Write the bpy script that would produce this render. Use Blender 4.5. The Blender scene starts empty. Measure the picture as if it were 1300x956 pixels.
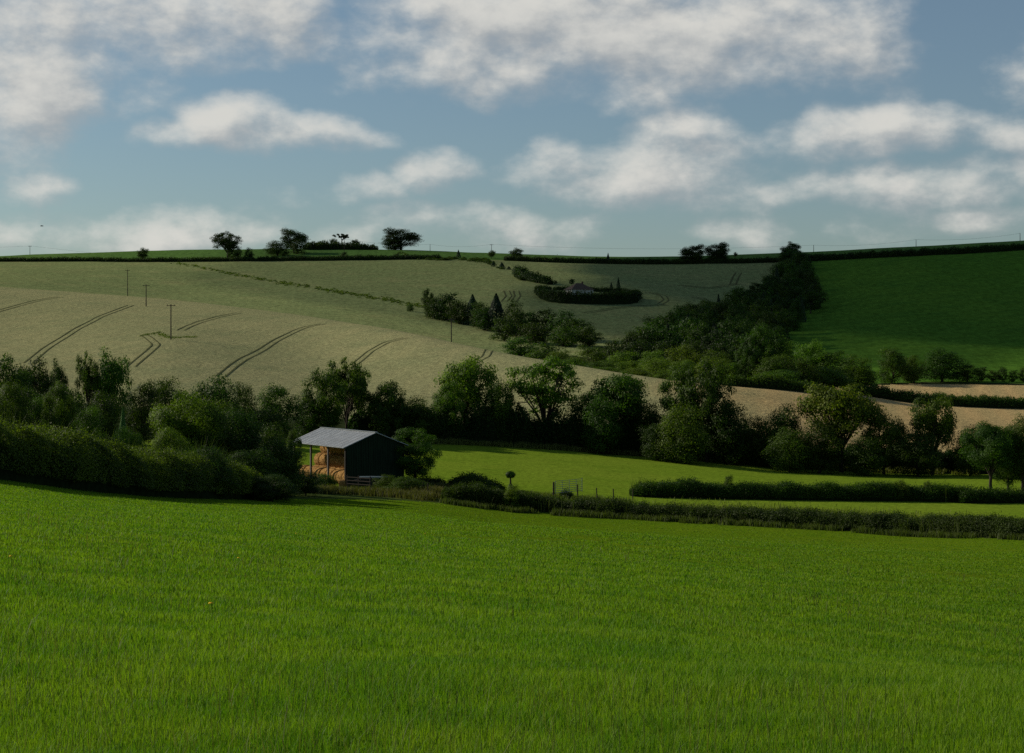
import bpy, math, random
import numpy as np

R = math.radians
rng = np.random.default_rng(7)
random.seed(7)
scene = bpy.context.scene
COL = scene.collection

# ---------------------------------------------------------------- camera
F = 2167.0            # focal length in pixels of the 1300 px wide photograph
HY = 433.0            # row of the eye-level horizon
cam_d = bpy.data.cameras.new('camera')
cam_d.sensor_width = 36.0
cam_d.lens = F / 1300 * 36
cam_d.shift_y = -45 / 1300
cam_d.clip_start = 0.5
cam_d.clip_end = 20000
cam = bpy.data.objects.new('camera', cam_d)
COL.objects.link(cam)
cam.location = (0, 0, 0)
cam.rotation_euler = (R(90), 0, 0)
scene.camera = cam

# ---------------------------------------------------------------- light
SUN_EL = R(26)
SUN_DIR = np.array([-1.0, 0.40, 0.0]); SUN_DIR /= np.linalg.norm(SUN_DIR)
SUN_DIR = np.array([SUN_DIR[0] * math.cos(SUN_EL), SUN_DIR[1] * math.cos(SUN_EL), math.sin(SUN_EL)])
sd = bpy.data.lights.new('sun', 'SUN')
sd.energy = 4.4
sd.angle = R(0.6)
sd.color = (1.0, 0.90, 0.74)
sun = bpy.data.objects.new('sun', sd)
COL.objects.link(sun)
from mathutils import Vector
sun.rotation_euler = Vector(SUN_DIR).to_track_quat('Z', 'Y').to_euler()
sun.location = (-200, 60, 120)

scene.view_settings.view_transform = 'Standard'
scene.view_settings.look = 'None'
scene.view_settings.gamma = 1
scene.view_settings.use_curve_mapping = False
scene.view_settings.exposure = 0.08
scene.cycles.max_bounces = 6
scene.cycles.transparent_max_bounces = 8
scene.cycles.use_denoising = False

# ---------------------------------------------------------------- node helper
class NT:
    def __init__(s, tree):
        s.t = tree; s.n = tree.nodes; s.l = tree.links
    def node(s, typ, **kw):
        n = s.n.new(typ)
        for k, v in kw.items():
            setattr(n, k, v)
        return n
    def put(s, sock, v):
        if isinstance(v, bpy.types.NodeSocket): s.l.new(v, sock)
        elif v is not None:
            if sock.type == 'RGBA' and len(v) == 3: v = (*v, 1)
            sock.default_value = v
    def math(s, op, a, b=None, c=None, clamp=False):
        n = s.node('ShaderNodeMath', operation=op, use_clamp=clamp)
        s.put(n.inputs[0], a)
        if b is not None: s.put(n.inputs[1], b)
        if c is not None: s.put(n.inputs[2], c)
        return n.outputs[0]
    def mix(s, f, a, b, mode='MIX'):
        n = s.node('ShaderNodeMix', data_type='RGBA', blend_type=mode)
        s.put(n.inputs[0], f); s.put(n.inputs[6], a); s.put(n.inputs[7], b)
        return n.outputs[2]
    def noise(s, vec, scale, detail=4, rough=0.55, dist=0.0):
        n = s.node('ShaderNodeTexNoise')
        s.put(n.inputs['Vector'], vec)
        n.inputs['Scale'].default_value = scale
        n.inputs['Detail'].default_value = detail
        n.inputs['Roughness'].default_value = rough
        n.inputs['Distortion'].default_value = dist
        return n.outputs['Fac']
    def ramp(s, f, lo, hi, a=0.0, b=1.0, smooth=True):
        n = s.node('ShaderNodeMapRange')
        n.interpolation_type = 'SMOOTHSTEP' if smooth else 'LINEAR'
        s.put(n.inputs[0], f)
        for i, v in zip((1, 2, 3, 4), (lo, hi, a, b)): s.put(n.inputs[i], v)
        return n.outputs[0]
    def mapping(s, vec, scale=(1, 1, 1), rot=(0, 0, 0)):
        n = s.node('ShaderNodeMapping')
        s.put(n.inputs[0], vec)
        n.inputs['Scale'].default_value = scale
        n.inputs['Rotation'].default_value = rot
        return n.outputs[0]

# ---------------------------------------------------------------- world: sky with clouds laid out by direction
w = bpy.data.worlds.new('World'); scene.world = w
w.use_nodes = True
W = NT(w.node_tree)
W.n.clear()
out = W.node('ShaderNodeOutputWorld')
bg = W.node('ShaderNodeBackground')
sky = W.node('ShaderNodeTexSky', sky_type='NISHITA')
sky.sun_disc = False
sky.sun_elevation = SUN_EL
sky.sun_rotation = math.atan2(SUN_DIR[0], SUN_DIR[1])
sky.altitude = 100; sky.air_density = 1.0; sky.dust_density = 0.7; sky.ozone_density = 1.8
tc = W.node('ShaderNodeTexCoord')

def cloud_group():
    g = bpy.data.node_groups.new('cloud_cover', 'ShaderNodeTree')
    g.interface.new_socket('Vector', in_out='INPUT', socket_type='NodeSocketVector')
    g.interface.new_socket('Density', in_out='OUTPUT', socket_type='NodeSocketFloat')
    N = NT(g)
    gi = N.node('NodeGroupInput'); go = N.node('NodeGroupOutput')
    vec = gi.outputs[0]                      # x azimuth, y elevation in units of 0.1 rad
    warp = N.node('ShaderNodeTexNoise'); N.put(warp.inputs['Vector'], vec)
    warp.inputs['Scale'].default_value = 1.3; warp.inputs['Detail'].default_value = 3
    vm = N.node('ShaderNodeVectorMath', operation='MULTIPLY_ADD')
    N.put(vm.inputs[0], warp.outputs['Color']); vm.inputs[1].default_value = (0.55, 0.35, 0.0)
    vm2 = N.node('ShaderNodeVectorMath', operation='ADD')
    N.put(vm.inputs[2], vec); N.put(vm2.inputs[0], vm.outputs[0]); vm2.inputs[1].default_value = (-0.275, -0.175, 0)
    wv = vm2.outputs[0]
    sx = N.node('ShaderNodeSeparateXYZ'); N.put(sx.inputs[0], wv)
    best = None
    # px, py of the photograph, half width, half height, weight
    for (px, py, rx, ry, wt) in CLOUDS:
        a = math.atan((px - 650) / F) * 10; e = math.atan((HY - py) / F) * 10
        dx = N.math('MULTIPLY', N.math('SUBTRACT', sx.outputs[0], a), F / rx / 10)
        dy = N.math('MULTIPLY', N.math('SUBTRACT', sx.outputs[1], e), F / ry / 10)
        r2 = N.math('ADD', N.math('MULTIPLY', dx, dx), N.math('MULTIPLY', dy, dy))
        v = N.math('MULTIPLY', N.math('SUBTRACT', 1.0, N.math('MULTIPLY', r2, 0.5)), wt * .80)
        best = v if best is None else N.math('SMOOTH_MAX', best, v, 0.25)
    best = N.math('MAXIMUM', best, -0.35)
    st = N.mapping(vec, (0.8, 1.25, 1))
    n1 = N.noise(st, 2.0, 12, 0.57, 0.0)
    n2 = N.noise(st, 0.55, 3, 0.5)
    d = N.math('MULTIPLY_ADD', N.math('SUBTRACT', n1, 0.5), 2.5, best)
    d = N.math('MULTIPLY_ADD', N.math('SUBTRACT', n2, 0.5), 0.8, d)
    N.put(go.inputs[0], d)
    return g

CLOUDS = [(20, 75, 95, 95, .95), (80, 120, 45, 40, .75), (150, 30, 190, 55, 1.05), (330, 12, 110, 50, 1.05), (660, 290, 30, 12, .6), (1110, 60, 40, 60, .3), (740, 288, 40, 12, .6), (1150, 262, 60, 14, .5), (480, 300, 50, 14, .6),
          (195, 118, 45, 28, .35), (300, 160, 55, 34, 1.1), (350, 175, 75, 24, .9), (240, 182, 50, 16, .7), (420, 182, 60, 14, .55), (555, 222, 50, 26, .75),
          (450, 248, 65, 12, .45), (20, 238, 50, 22, .5), (130, 300, 120, 24, .7), (40, 305, 70, 18, .5),
          (560, 285, 90, 22, .6), (680, 300, 90, 18, .5), (290, 305, 45, 12, .3),
          (620, 40, 140, 70, 1.15), (780, 30, 230, 60, 1.15), (1000, 75, 110, 42, .9), (790, 95, 70, 35, .7), (890, 70, 120, 35, .6),
          (890, 165, 75, 28, .65), (820, 225, 150, 42, .85), (930, 190, 60, 40, .5), (1080, 175, 90, 28, .85), (1180, 178, 60, 22, .7),
          (1000, 240, 90, 18, .65), (1200, 245, 130, 26, .85), (1280, 190, 40, 20, .45), (1250, 290, 90, 16, .5), (880, 255, 60, 14, .4),
          (700, 302, 60, 14, .5), (1000, 295, 100, 18, .35), (-120, 200, 120, 60, .8), (1500, 120, 160, 60, .8),
          (-250, 40, 160, 70, .8), (400, -190, 300, 70, .8), (1050, -200, 260, 80, .8)]
cg = cloud_group()
sep = W.node('ShaderNodeSeparateXYZ'); W.put(sep.inputs[0], tc.outputs['Generated'])
az = W.math('MULTIPLY', W.math('ARCTAN2', sep.outputs[0], sep.outputs[1]), 10.0)
el = W.math('MULTIPLY', W.math('ARCSINE', sep.outputs[2]), 10.0)
def at_dir(da, de):
    c = W.node('ShaderNodeCombineXYZ')
    W.put(c.inputs[0], W.math('ADD', az, da)); W.put(c.inputs[1], W.math('ADD', el, de))
    gn = W.node('ShaderNodeGroup'); gn.node_tree = cg
    W.put(gn.inputs[0], c.outputs[0])
    return gn.outputs[0]
d0 = at_dir(0, 0); d1 = at_dir(-0.09, 0.11)
cover = W.ramp(d0, -0.10, 0.98)
cover = W.math('MULTIPLY', cover, W.ramp(sep.outputs[2], -0.02, 0.02))
lit = W.ramp(W.math('SUBTRACT', d0, d1), -0.55, 0.55)
thick = W.ramp(d0, 0.4, 1.9)
lit = W.math('MULTIPLY', lit, W.math('SUBTRACT', 1.0, W.math('MULTIPLY', thick, 0.25)))
SB = 1.0
skyt = W.mix(0.18, W.mix(1.0, sky.outputs[0], (0.69, 0.83, 0.885), 'MULTIPLY'), (3.6, 4.0, 4.3))
# colours are in the sky texture's own (physical) range and go through the same strength
ccol = W.mix(lit, (4.6, 4.9, 5.1), (9.0, 8.8, 8.15))
colr = W.mix(W.math('MULTIPLY', cover, 0.93), skyt, ccol)
W.put(bg.inputs[0], colr)
bg.inputs[1].default_value = 0.075
W.l.new(bg.outputs[0], out.inputs[0])

# ---------------------------------------------------------------- mesh helpers
def tag(o, label=None, cat=None, group=None, kind=None):
    if label: o['label'] = label
    if cat: o['category'] = cat
    if group: o['group'] = group
    if kind: o['kind'] = kind
    return o

def mesh_np(name, verts, faces, mats, smooth=False, fmat=None):
    """faces: list of (n,k) int arrays"""
    me = bpy.data.meshes.new(name)
    verts = np.asarray(verts, dtype=np.float32)
    me.vertices.add(len(verts)); me.vertices.foreach_set('co', verts.ravel())
    if not isinstance(faces, (list, tuple)): faces = [faces]
    faces = [np.asarray(f, dtype=np.int32) for f in faces if len(f)]
    nl = sum(f.size for f in faces); npoly = sum(len(f) for f in faces)
    me.loops.add(nl); me.polygons.add(npoly)
    me.loops.foreach_set('vertex_index', np.concatenate([f.ravel() for f in faces]))
    tot = np.concatenate([np.full(len(f), f.shape[1], dtype=np.int32) for f in faces])
    st = np.concatenate([[0], np.cumsum(tot)[:-1]]).astype(np.int32)
    me.polygons.foreach_set('loop_start', st)
    if not isinstance(mats, (list, tuple)): mats = [mats]
    for m in mats: me.materials.append(m)
    if fmat is not None: me.polygons.foreach_set('material_index', np.asarray(fmat, dtype=np.int32))
    if smooth is not False:
        sm = np.ones(npoly, dtype=bool) if smooth is True else np.asarray(smooth, dtype=bool)
        me.polygons.foreach_set('use_smooth', sm)
    me.update(calc_edges=True); me.validate()
    return me

def add_obj(name, me, parent=None, loc=None):
    o = bpy.data.objects.new(name, me)
    COL.objects.link(o)
    if parent is not None: o.parent = parent
    if loc is not None: o.location = loc
    return o

class MB:
    """small mesh builder"""
    def __init__(s): s.v = []; s.f = []; s.m = []
    def quadbox(s, c, ax, ay, az_, mat=0):
        c, ax, ay, az_ = (np.array(q, float) for q in (c, ax, ay, az_))
        b = len(s.v)
        for sx_ in (-1, 1):
            for sy in (-1, 1):
                for sz in (-1, 1): s.v.append(c + ax * sx_ + ay * sy + az_ * sz)
        for q in ((0, 1, 3, 2), (4, 6, 7, 5), (0, 4, 5, 1), (2, 3, 7, 6), (0, 2, 6, 4), (1, 5, 7, 3)):
            s.f.append([b + i for i in q]); s.m.append(mat)
    def bar(s, p, q, r1, r2=None, n=8, mat=0, cap=True):
        p, q = np.array(p, float), np.array(q, float); r2 = r1 if r2 is None else r2
        d = q - p; d = d / (np.linalg.norm(d) + 1e-9)
        a = np.cross(d, (0, 0, 1) if abs(d[2]) < .9 else (1, 0, 0)); a /= np.linalg.norm(a); c = np.cross(d, a)
        b = len(s.v)
        for (o, r) in ((p, r1), (q, r2)):
            for i in range(n):
                t = 2 * math.pi * i / n
                s.v.append(o + r * (a * math.cos(t) + c * math.sin(t)))
        for i in range(n):
            j = (i + 1) % n
            s.f.append([b + i, b + j, b + n + j, b + n + i]); s.m.append(mat)
        if cap:
            s.f.append([b + i for i in range(n)][::-1]); s.m.append(mat)
            s.f.append([b + n + i for i in range(n)]); s.m.append(mat)
    def tube(s, pts, rad, n=7, mat=0):
        pts = [np.array(p, float) for p in pts]
        b = len(s.v)
        for k, p in enumerate(pts):
            d = pts[min(k + 1, len(pts) - 1)] - pts[max(k - 1, 0)]; d /= (np.linalg.norm(d) + 1e-9)
            a = np.cross(d, (0.1, 1, 0.2)); a /= np.linalg.norm(a); c = np.cross(d, a)
            for i in range(n):
                t = 2 * math.pi * i / n
                s.v.append(p + rad[k] * (a * math.cos(t) + c * math.sin(t)))
        for k in range(len(pts) - 1):
            for i in range(n):
                j = (i + 1) % n
                s.f.append([b + k * n + i, b + k * n + j, b + (k + 1) * n + j, b + (k + 1) * n + i]); s.m.append(mat)
    def poly(s, pts, mat=0):
        b = len(s.v)
        for p in pts: s.v.append(np.array(p, float))
        s.f.append(list(range(b, b + len(pts)))); s.m.append(mat)
    def mesh(s, name, mats, smooth=False):
        me = bpy.data.meshes.new(name)
        me.from_pydata([tuple(map(float, v)) for v in s.v], [], s.f)
        for m in (mats if isinstance(mats, (list, tuple)) else [mats]): me.materials.append(m)
        me.polygons.foreach_set('material_index', s.m)
        if smooth: me.polygons.foreach_set('use_smooth', [True] * len(s.f))
        me.update()
        return me

# value noise
_P = rng.random((512, 512))
def vnoise(x, y, seed=0):
    x = np.asarray(x, float) + seed * 37.7; y = np.asarray(y, float) + seed * 91.3
    xi = np.floor(x).astype(int); yi = np.floor(y).astype(int)
    fx = x - xi; fy = y - yi
    fx = fx * fx * (3 - 2 * fx); fy = fy * fy * (3 - 2 * fy)
    g = lambda i, j: _P[i % 512, j % 512]
    return (g(xi, yi) * (1 - fx) + g(xi + 1, yi) * fx) * (1 - fy) + (g(xi, yi + 1) * (1 - fx) + g(xi + 1, yi + 1) * fx) * fy
def fbm(x, y, o=4, seed=0):
    s = 0; a = .5
    for i in range(o):
        s = s + a * (vnoise(x * 2 ** i, y * 2 ** i, seed + i) - .5); a *= .5
    return s

# ---------------------------------------------------------------- terrain: survey stations along bearings
ST = {  # bearing (as photo column) : list of (distance, row)
 -300: [(6.8, None), (20, 700), (45, 640), (68, 603), (84, 588), (96, 578), (200, 535), (290, 500), (430, 430), (640, 350), (720, 350), (800, 345), (890, 340), (1000, 335), (1150, 330)],
 0:    [(6.8, None), (20, 735), (45, 655), (75, 624), (100, 608), (112, 598), (230, 545), (300, 505), (430, 440), (640, 364), (720, 363), (800, 352), (890, 342), (1000, 332), (1150, 327)],
 217:  [(6.8, None), (20, 752), (45, 668), (88, 642), (125, 632), (142, 622), (240, 560), (300, 520), (430, 432), (620, 380), (700, 384), (800, 370), (900, 349), (1000, 332), (1150, 318)],
 400:  [(6.8, None), (20, 765), (45, 686), (95, 653), (158, 633), (184, 617), (262, 560), (310, 530), (400, 470), (540, 402), (620, 407), (740, 384), (880, 352), (1000, 331), (1130, 317)],
 540:  [(6.8, None), (20, 772), (45, 697), (90, 661), (168, 636), (185, 622), (268, 562), (310, 540), (370, 480), (450, 428), (560, 437), (690, 405), (850, 360), (1000, 329), (1120, 319)],
 650:  [(6.8, None), (20, 780), (45, 704), (90, 668), (170, 648), (186, 628), (272, 567), (310, 550), (350, 495), (400, 451), (500, 464), (640, 428), (820, 365), (980, 331), (1100, 324)],
 760:  [(6.8, None), (20, 788), (45, 712), (90, 676), (168, 656), (190, 630), (274, 574), (310, 555), (335, 505), (370, 470), (460, 484), (600, 440), (800, 374), (970, 335), (1080, 327)],
 860:  [(6.8, None), (20, 798), (45, 719), (90, 684), (166, 662), (193, 632), (272, 582), (305, 560), (325, 515), (350, 486), (440, 488), (580, 447), (790, 380), (950, 336), (1060, 327)],
 1000: [(6.8, None), (20, 812), (45, 731), (90, 696), (160, 670), (195, 634), (268, 594), (300, 572), (330, 520), (365, 497), (430, 494), (560, 462), (760, 398), (940, 333), (1040, 322)],
 1150: [(6.8, None), (20, 828), (45, 745), (90, 706), (155, 679), (197, 636), (265, 600), (300, 580), (340, 532), (400, 512), (470, 487), (540, 464), (700, 400), (900, 325), (1000, 314)],
 1300: [(6.8, None), (20, 845), (45, 757), (90, 714), (145, 686), (198, 638), (260, 603), (300, 585), (345, 542), (405, 517), (470, 490), (530, 470), (700, 392), (880, 317), (980, 306)],
 1600: [(6.8, None), (20, 860), (45, 775), (90, 728), (135, 700), (198, 648), (260, 610), (300, 595), (345, 552), (405, 520), (470, 490), (530, 468), (700, 385), (880, 300), (980, 288)]}
NS = 15
cpx = np.array(sorted(ST)); PXG = np.arange(-300, 1601, 5.0)
Yk = np.zeros((NS, len(PXG))); Zk = np.zeros((NS, len(PXG)))
gk = np.exp(-0.5 * (np.arange(-16, 17) / 6.0) ** 2); gk /= gk.sum()
for k in range(NS):
    ys = np.array([ST[p][k][0] for p in cpx], float)
    zs = np.array([(-1.66 if ST[p][k][1] is None else (HY - ST[p][k][1]) / F * ST[p][k][0]) for p in cpx])
    yi = np.interp(PXG, cpx, ys); zi = np.interp(PXG, cpx, zs)
    Yk[k] = np.convolve(np.pad(yi, 16, mode='edge'), gk, 'valid')
    Zk[k] = np.convolve(np.pad(zi, 16, mode='edge'), gk, 'valid')

def pchip(x, y, xq):
    h = np.diff(x); d = np.diff(y) / h
    m = np.zeros_like(y)
    m[0] = d[0]; m[-1] = d[-1]
    for i in range(1, len(y) - 1):
        if d[i - 1] * d[i] > 0:
            w1 = 2 * h[i] + h[i - 1]; w2 = h[i] + 2 * h[i - 1]
            m[i] = (w1 + w2) / (w1 / d[i - 1] + w2 / d[i])
    i = np.clip(np.searchsorted(x, xq) - 1, 0, len(x) - 2)
    t = (xq - x[i]) / h[i]
    t2, t3 = t * t, t ** 3
    return (2 * t3 - 3 * t2 + 1) * y[i] + (t3 - 2 * t2 + t) * h[i] * m[i] + (-2 * t3 + 3 * t2) * y[i + 1] + (t3 - t2) * h[i] * m[i + 1]

YG = np.concatenate([np.arange(-40, 10, 1.0), np.geomspace(10, 1400, 620), np.geomspace(1420, 9000, 24)])
TAB = np.zeros((len(PXG), len(YG)))
for i in range(len(PXG)):
    xs = np.concatenate([[-60, -10], Yk[:, i], [1350, 2500, 9500]])
    zt = Zk[-1, i]
    zs = np.concatenate([[2.0, -0.4], Zk[:, i], [zt - 6, zt - 60, zt - 150]])
    TAB[i] = pchip(xs, zs, YG)
# soften across distance a touch
TAB[:, 55:640] = (TAB[:, 54:639] + 2 * TAB[:, 55:640] + TAB[:, 56:641]) / 4

def px_of(x, y): return 650 + F * x / np.maximum(y, 6.0)
def ground(x, y):
    x = np.asarray(x, float); y = np.asarray(y, float)
    p = np.clip(px_of(x, y), PXG[0], PXG[-1] - .01)
    fi = (p - PXG[0]) / 5.0; i = np.clip(fi.astype(int), 0, len(PXG) - 2); fi = fi - i
    j = np.clip(np.searchsorted(YG, y) - 1, 0, len(YG) - 2)
    fj = np.clip((y - YG[j]) / (YG[j + 1] - YG[j]), 0, 1)
    z = (TAB[i, j] * (1 - fj) + TAB[i, j + 1] * fj) * (1 - fi) + (TAB[i + 1, j] * (1 - fj) + TAB[i + 1, j + 1] * fj) * fi
    z = z + fbm(x / 9, y / 9, 3, 3) * 0.16 * np.clip(y / 30, .2, 1) + fbm(x / 55, y / 70, 3, 5) * 1.3 * np.clip((y - 300) / 200, 0, 1)
    return z
def yk(k, px): return np.interp(px, PXG, Yk[k])
def hit(px, py, ymin=7.0, ymax=1200.0):
    """distance at which the ground on this bearing first comes up to a row"""
    ys = np.geomspace(ymin, ymax, 3000); xs = (px - 650) / F * ys
    rows = HY - F * ground(xs, ys) / ys
    ok = np.where(rows <= py)[0]
    return float(ys[ok[0]]) if len(ok) else float(ymax)
def pos(px, Y):
    x = (px - 650) / F * Y
    return np.array([x, Y, float(ground(x, Y))])

# ---------------------------------------------------------------- materials
def new_mat(name):
    m = bpy.data.materials.new(name); m.use_nodes = True
    N = NT(m.node_tree); N.n.clear()
    N.out = N.node('ShaderNodeOutputMaterial')
    return m, N
def principled(N, col, rough=.8, spec=.2, metal=0.0, bump=None, bstr=.3, bdist=.1):
    b = N.node('ShaderNodeBsdfPrincipled')
    N.put(b.inputs['Base Color'], col); N.put(b.inputs['Roughness'], rough)
    b.inputs['Specular IOR Level'].default_value = spec; b.inputs['Metallic'].default_value = metal
    if bump is not None:
        bp = N.node('ShaderNodeBump'); bp.inputs['Strength'].default_value = bstr; bp.inputs['Distance'].default_value = bdist
        N.put(bp.inputs['Height'], bump); N.l.new(bp.outputs[0], b.inputs['Normal'])
    N.l.new(b.outputs[0], N.out.inputs[0])
    return b
def wpos(N):
    return N.node('ShaderNodeNewGeometry').outputs['Position']

def field_mat(name, c1, c2, c3, fine=2.0, big=.02, stretch=(1, 1, 1), bstr=.5, bdist=.15, rough=.9, rows=None, ripe=None):
    m, N = new_mat(name)
    p = wpos(N); ps = N.mapping(p, stretch)
    a = N.ramp(N.noise(ps, big, 5, .6), .3, .7)
    b = N.noise(ps, fine, 6, .7)
    c = N.mix(a, c1, c2)
    c = N.mix(N.math('MULTIPLY', N.ramp(N.noise(N.mapping(p, (1, 1, 1)), big * 5.5, 4, .6), .45, .75), .7), c, c3)
    if ripe:
        sx = N.node('ShaderNodeSeparateXYZ'); N.put(sx.inputs[0], p)
        f = N.ramp(N.math('MULTIPLY_ADD', N.math('SUBTRACT', N.noise(p, .03, 4, .6), .5), 60.0, sx.outputs[0]), ripe[0], ripe[1])
        c = N.mix(f, c, ripe[2])
    c = N.mix(1.0, c, N.mix(N.ramp(b, .25, .75), (.62, .62, .62), (1.35, 1.35, 1.35)), 'MULTIPLY')
    if rows:
        wv = N.node('ShaderNodeTexWave', wave_type='BANDS'); N.put(wv.inputs['Vector'], N.mapping(p, (1, 1, 1), (0, 0, rows[0])))
        wv.inputs['Scale'].default_value = rows[1]; wv.inputs['Distortion'].default_value = 1.2; wv.inputs['Detail'].default_value = 2
        wv.inputs['Detail Scale'].default_value = .4
        c = N.mix(N.math('MULTIPLY', wv.outputs['Fac'], rows[2]), c, c3)
    principled(N, c, 1.0, .0, bump=b, bstr=bstr, bdist=bdist)
    return m
M = {}
M['meadow'] = field_mat('meadow_grass', (.078, .138, .006), (.098, .152, .007), (.062, .120, .005), 3.0, .05, bstr=.6, bdist=.12)
M['pasture'] = field_mat('pasture_grass', (.124, .194, .014), (.144, .205, .018), (.100, .168, .012), 1.6, .03, (1, 1, 1), bstr=.5, bdist=.15)
M['verge'] = field_mat('rough_verge', (.060, .085, .020), (.045, .070, .016), (.085, .095, .03), 1.5, .1)
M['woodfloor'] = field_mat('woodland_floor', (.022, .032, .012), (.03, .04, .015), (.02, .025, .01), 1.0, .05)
M['wheat'] = field_mat('ripening_wheat', (.285, .268, .130), (.240, .240, .115), (.190, .206, .098), .9, .012, (1, 1.0, 1), bstr=.9, bdist=.35,
                       rows=(R(12), .045, .25), ripe=(25, 60, (.42, .30, .135)))
M['wheat_far'] = field_mat('green_wheat', (.185, .215, .085), (.150, .190, .075), (.225, .228, .098), .5, .008, (1, .5, 1), bstr=.8, bdist=.4,
                           rows=(R(70), .03, .22))
M['hillgrass'] = field_mat('hill_grass', (.060, .142, .018), (.078, .158, .020), (.048, .118, .018), .5, .01, (1, .4, 1), bstr=.6, bdist=.3,
                           rows=(R(80), .025, .25))
M['topfield'] = field_mat('hilltop_crop', (.070, .140, .034), (.085, .155, .038), (.06, .115, .034), .5, .01, (1, .4, 1))
M['track'] = field_mat('wheel_rut', (.092, .096, .044), (.075, .082, .036), (.08, .08, .045), 1.2, .1)
M['field_end'] = M['wheat']

def leaf_mat(name, c1, c2, trans=.35, nscale=.25, nw=.5, vary=True):
    m, N = new_mat(name)
    g = N.node('ShaderNodeNewGeometry'); oi = N.node('ShaderNodeObjectInfo')
    n = N.noise(g.outputs['Position'], nscale, 3, .6)
    f = N.math('MULTIPLY_ADD', g.outputs['Random Per Island'], .7, N.math('MULTIPLY', N.ramp(n, .3, .7), nw))
    c = N.mix(N.ramp(f, .1, .7 + nw), c1, c2)
    c = N.mix(1.0, c, oi.outputs['Color'], 'MULTIPLY')
    v = N.ramp(oi.outputs['Random'], 0, 1, .72 if vary else 1.0, 1.3 if vary else 1.0, False)
    hs = N.node('ShaderNodeHueSaturation')
    if vary: N.put(hs.inputs['Hue'], N.ramp(N.math('FRACT', N.math('MULTIPLY', oi.outputs['Random'], 7.3)), 0, 1, .478, .515, False))
    N.put(hs.inputs['Value'], v); N.put(hs.inputs['Color'], c)
    c = hs.outputs[0]
    d = N.node('ShaderNodeBsdfPrincipled'); N.put(d.inputs['Base Color'], c)
    d.inputs['Roughness'].default_value = .6; d.inputs['Specular IOR Level'].default_value = .15
    t = N.node('ShaderNodeBsdfTranslucent'); N.put(t.inputs[0], N.mix(1.0, c, (1.5, 1.7, .6), 'MULTIPLY'))
    mx = N.node('ShaderNodeMixShader'); mx.inputs[0].default_value = trans
    N.l.new(d.outputs[0], mx.inputs[1]); N.l.new(t.outputs[0], mx.inputs[2]); N.l.new(mx.outputs[0], N.out.inputs[0])
    return m
M['leaf'] = leaf_mat('leaf', (.021, .048, .004), (.076, .128, .010))
M['needle'] = leaf_mat('needle', (.016, .030, .012), (.026, .050, .016), .12)
M['blade'] = leaf_mat('grass_blade', (.055, .138, .006), (.170, .252, .013), .4, .7, .5, False)
M['drygrass'] = leaf_mat('dry_grass', (.12, .12, .04), (.22, .19, .08), .35, .6)
def simple(name, col, rough=.7, spec=.3, metal=0, var=.25, scale=4, stretch=(1, 1, 1)):
    m, N = new_mat(name)
    tcn = N.node('ShaderNodeTexCoord').outputs['Object']
    n = N.noise(N.mapping(tcn, stretch), scale, 5, .6)
    c = N.mix(N.ramp(n, .3, .7), tuple(q * (1 - var) for q in col), tuple(q * (1 + var) for q in col))
    principled(N, c, rough, spec, metal, bump=n, bstr=.25, bdist=.02)
    return m
M['bark'] = simple('bark', (.042, .034, .026), .9, .1, 0, .35, 6, (1, 1, .3))
M['core'] = simple('dark_core', (.014, .022, .008), 1, 0, 0, .3, 2)  # dark filler inside the hedges, added to stop light
M['pole'] = simple('pole_wood', (.055, .045, .035), .85, .1, 0, .2, 5, (4, 4, .5))
M['postwood'] = simple('post_wood', (.042, .036, .028), .9, .1, 0, .3, 8, (4, 4, .5))
M['galv'] = simple('galvanised_steel', (.20, .22, .22), .45, .5, .5, .15, 5)
M['barnwall'] = simple('green_cladding', (.015, .027, .014), .9, .08, .0, .25, 1.5, (3, 3, .3))
M['steel'] = simple('barn_steel', (.07, .06, .055), .6, .3, .2, .3, 4)
M['straw'] = simple('straw', (.32, .180, .056), .9, .1, 0, .35, 9, (1, 1, 1))
M['white'] = simple('white_render', (.42, .41, .36), .9, .1, 0, .08, 3)
M['tile'] = simple('roof_tile', (.085, .060, .042), .85, .15, 0, .25, 5)
M['darkglass'] = simple('window_glass', (.02, .025, .03), .15, .6, 0, .1, 2)
M['bluesheet'] = simple('blue_grey_sheet', (.10, .14, .16), .4, .5, .2, .2, 3)
M['yellow'] = simple('petal', (.75, .52, .02), .6, .2, 0, .1, 10)
M['bird'] = simple('bird_plumage', (.03, .028, .025), .8, .1, 0, .1, 10)

def roof_material():
    m, N = new_mat('roof_sheet')
    o = N.node('ShaderNodeTexCoord').outputs['Object']
    n = N.noise(N.mapping(o, (.8, .8, .8)), 1.2, 6, .65)
    c = N.mix(N.ramp(n, .3, .7), (.34, .36, .37), (.46, .48, .49))
    st = N.noise(N.mapping(o, (5, .5, .5)), 1.3, 4, .6)
    c = N.mix(N.ramp(st, .52, .75, 0, .45), c, (.24, .19, .15))
    principled(N, c, .55, .4, .25, bump=n, bstr=.1, bdist=.02)
    return m
M['roof'] = roof_material()
M['roof_dark'] = simple('roof_lap', (.09, .10, .11), .6, .3, 0, .2, 3)

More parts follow.
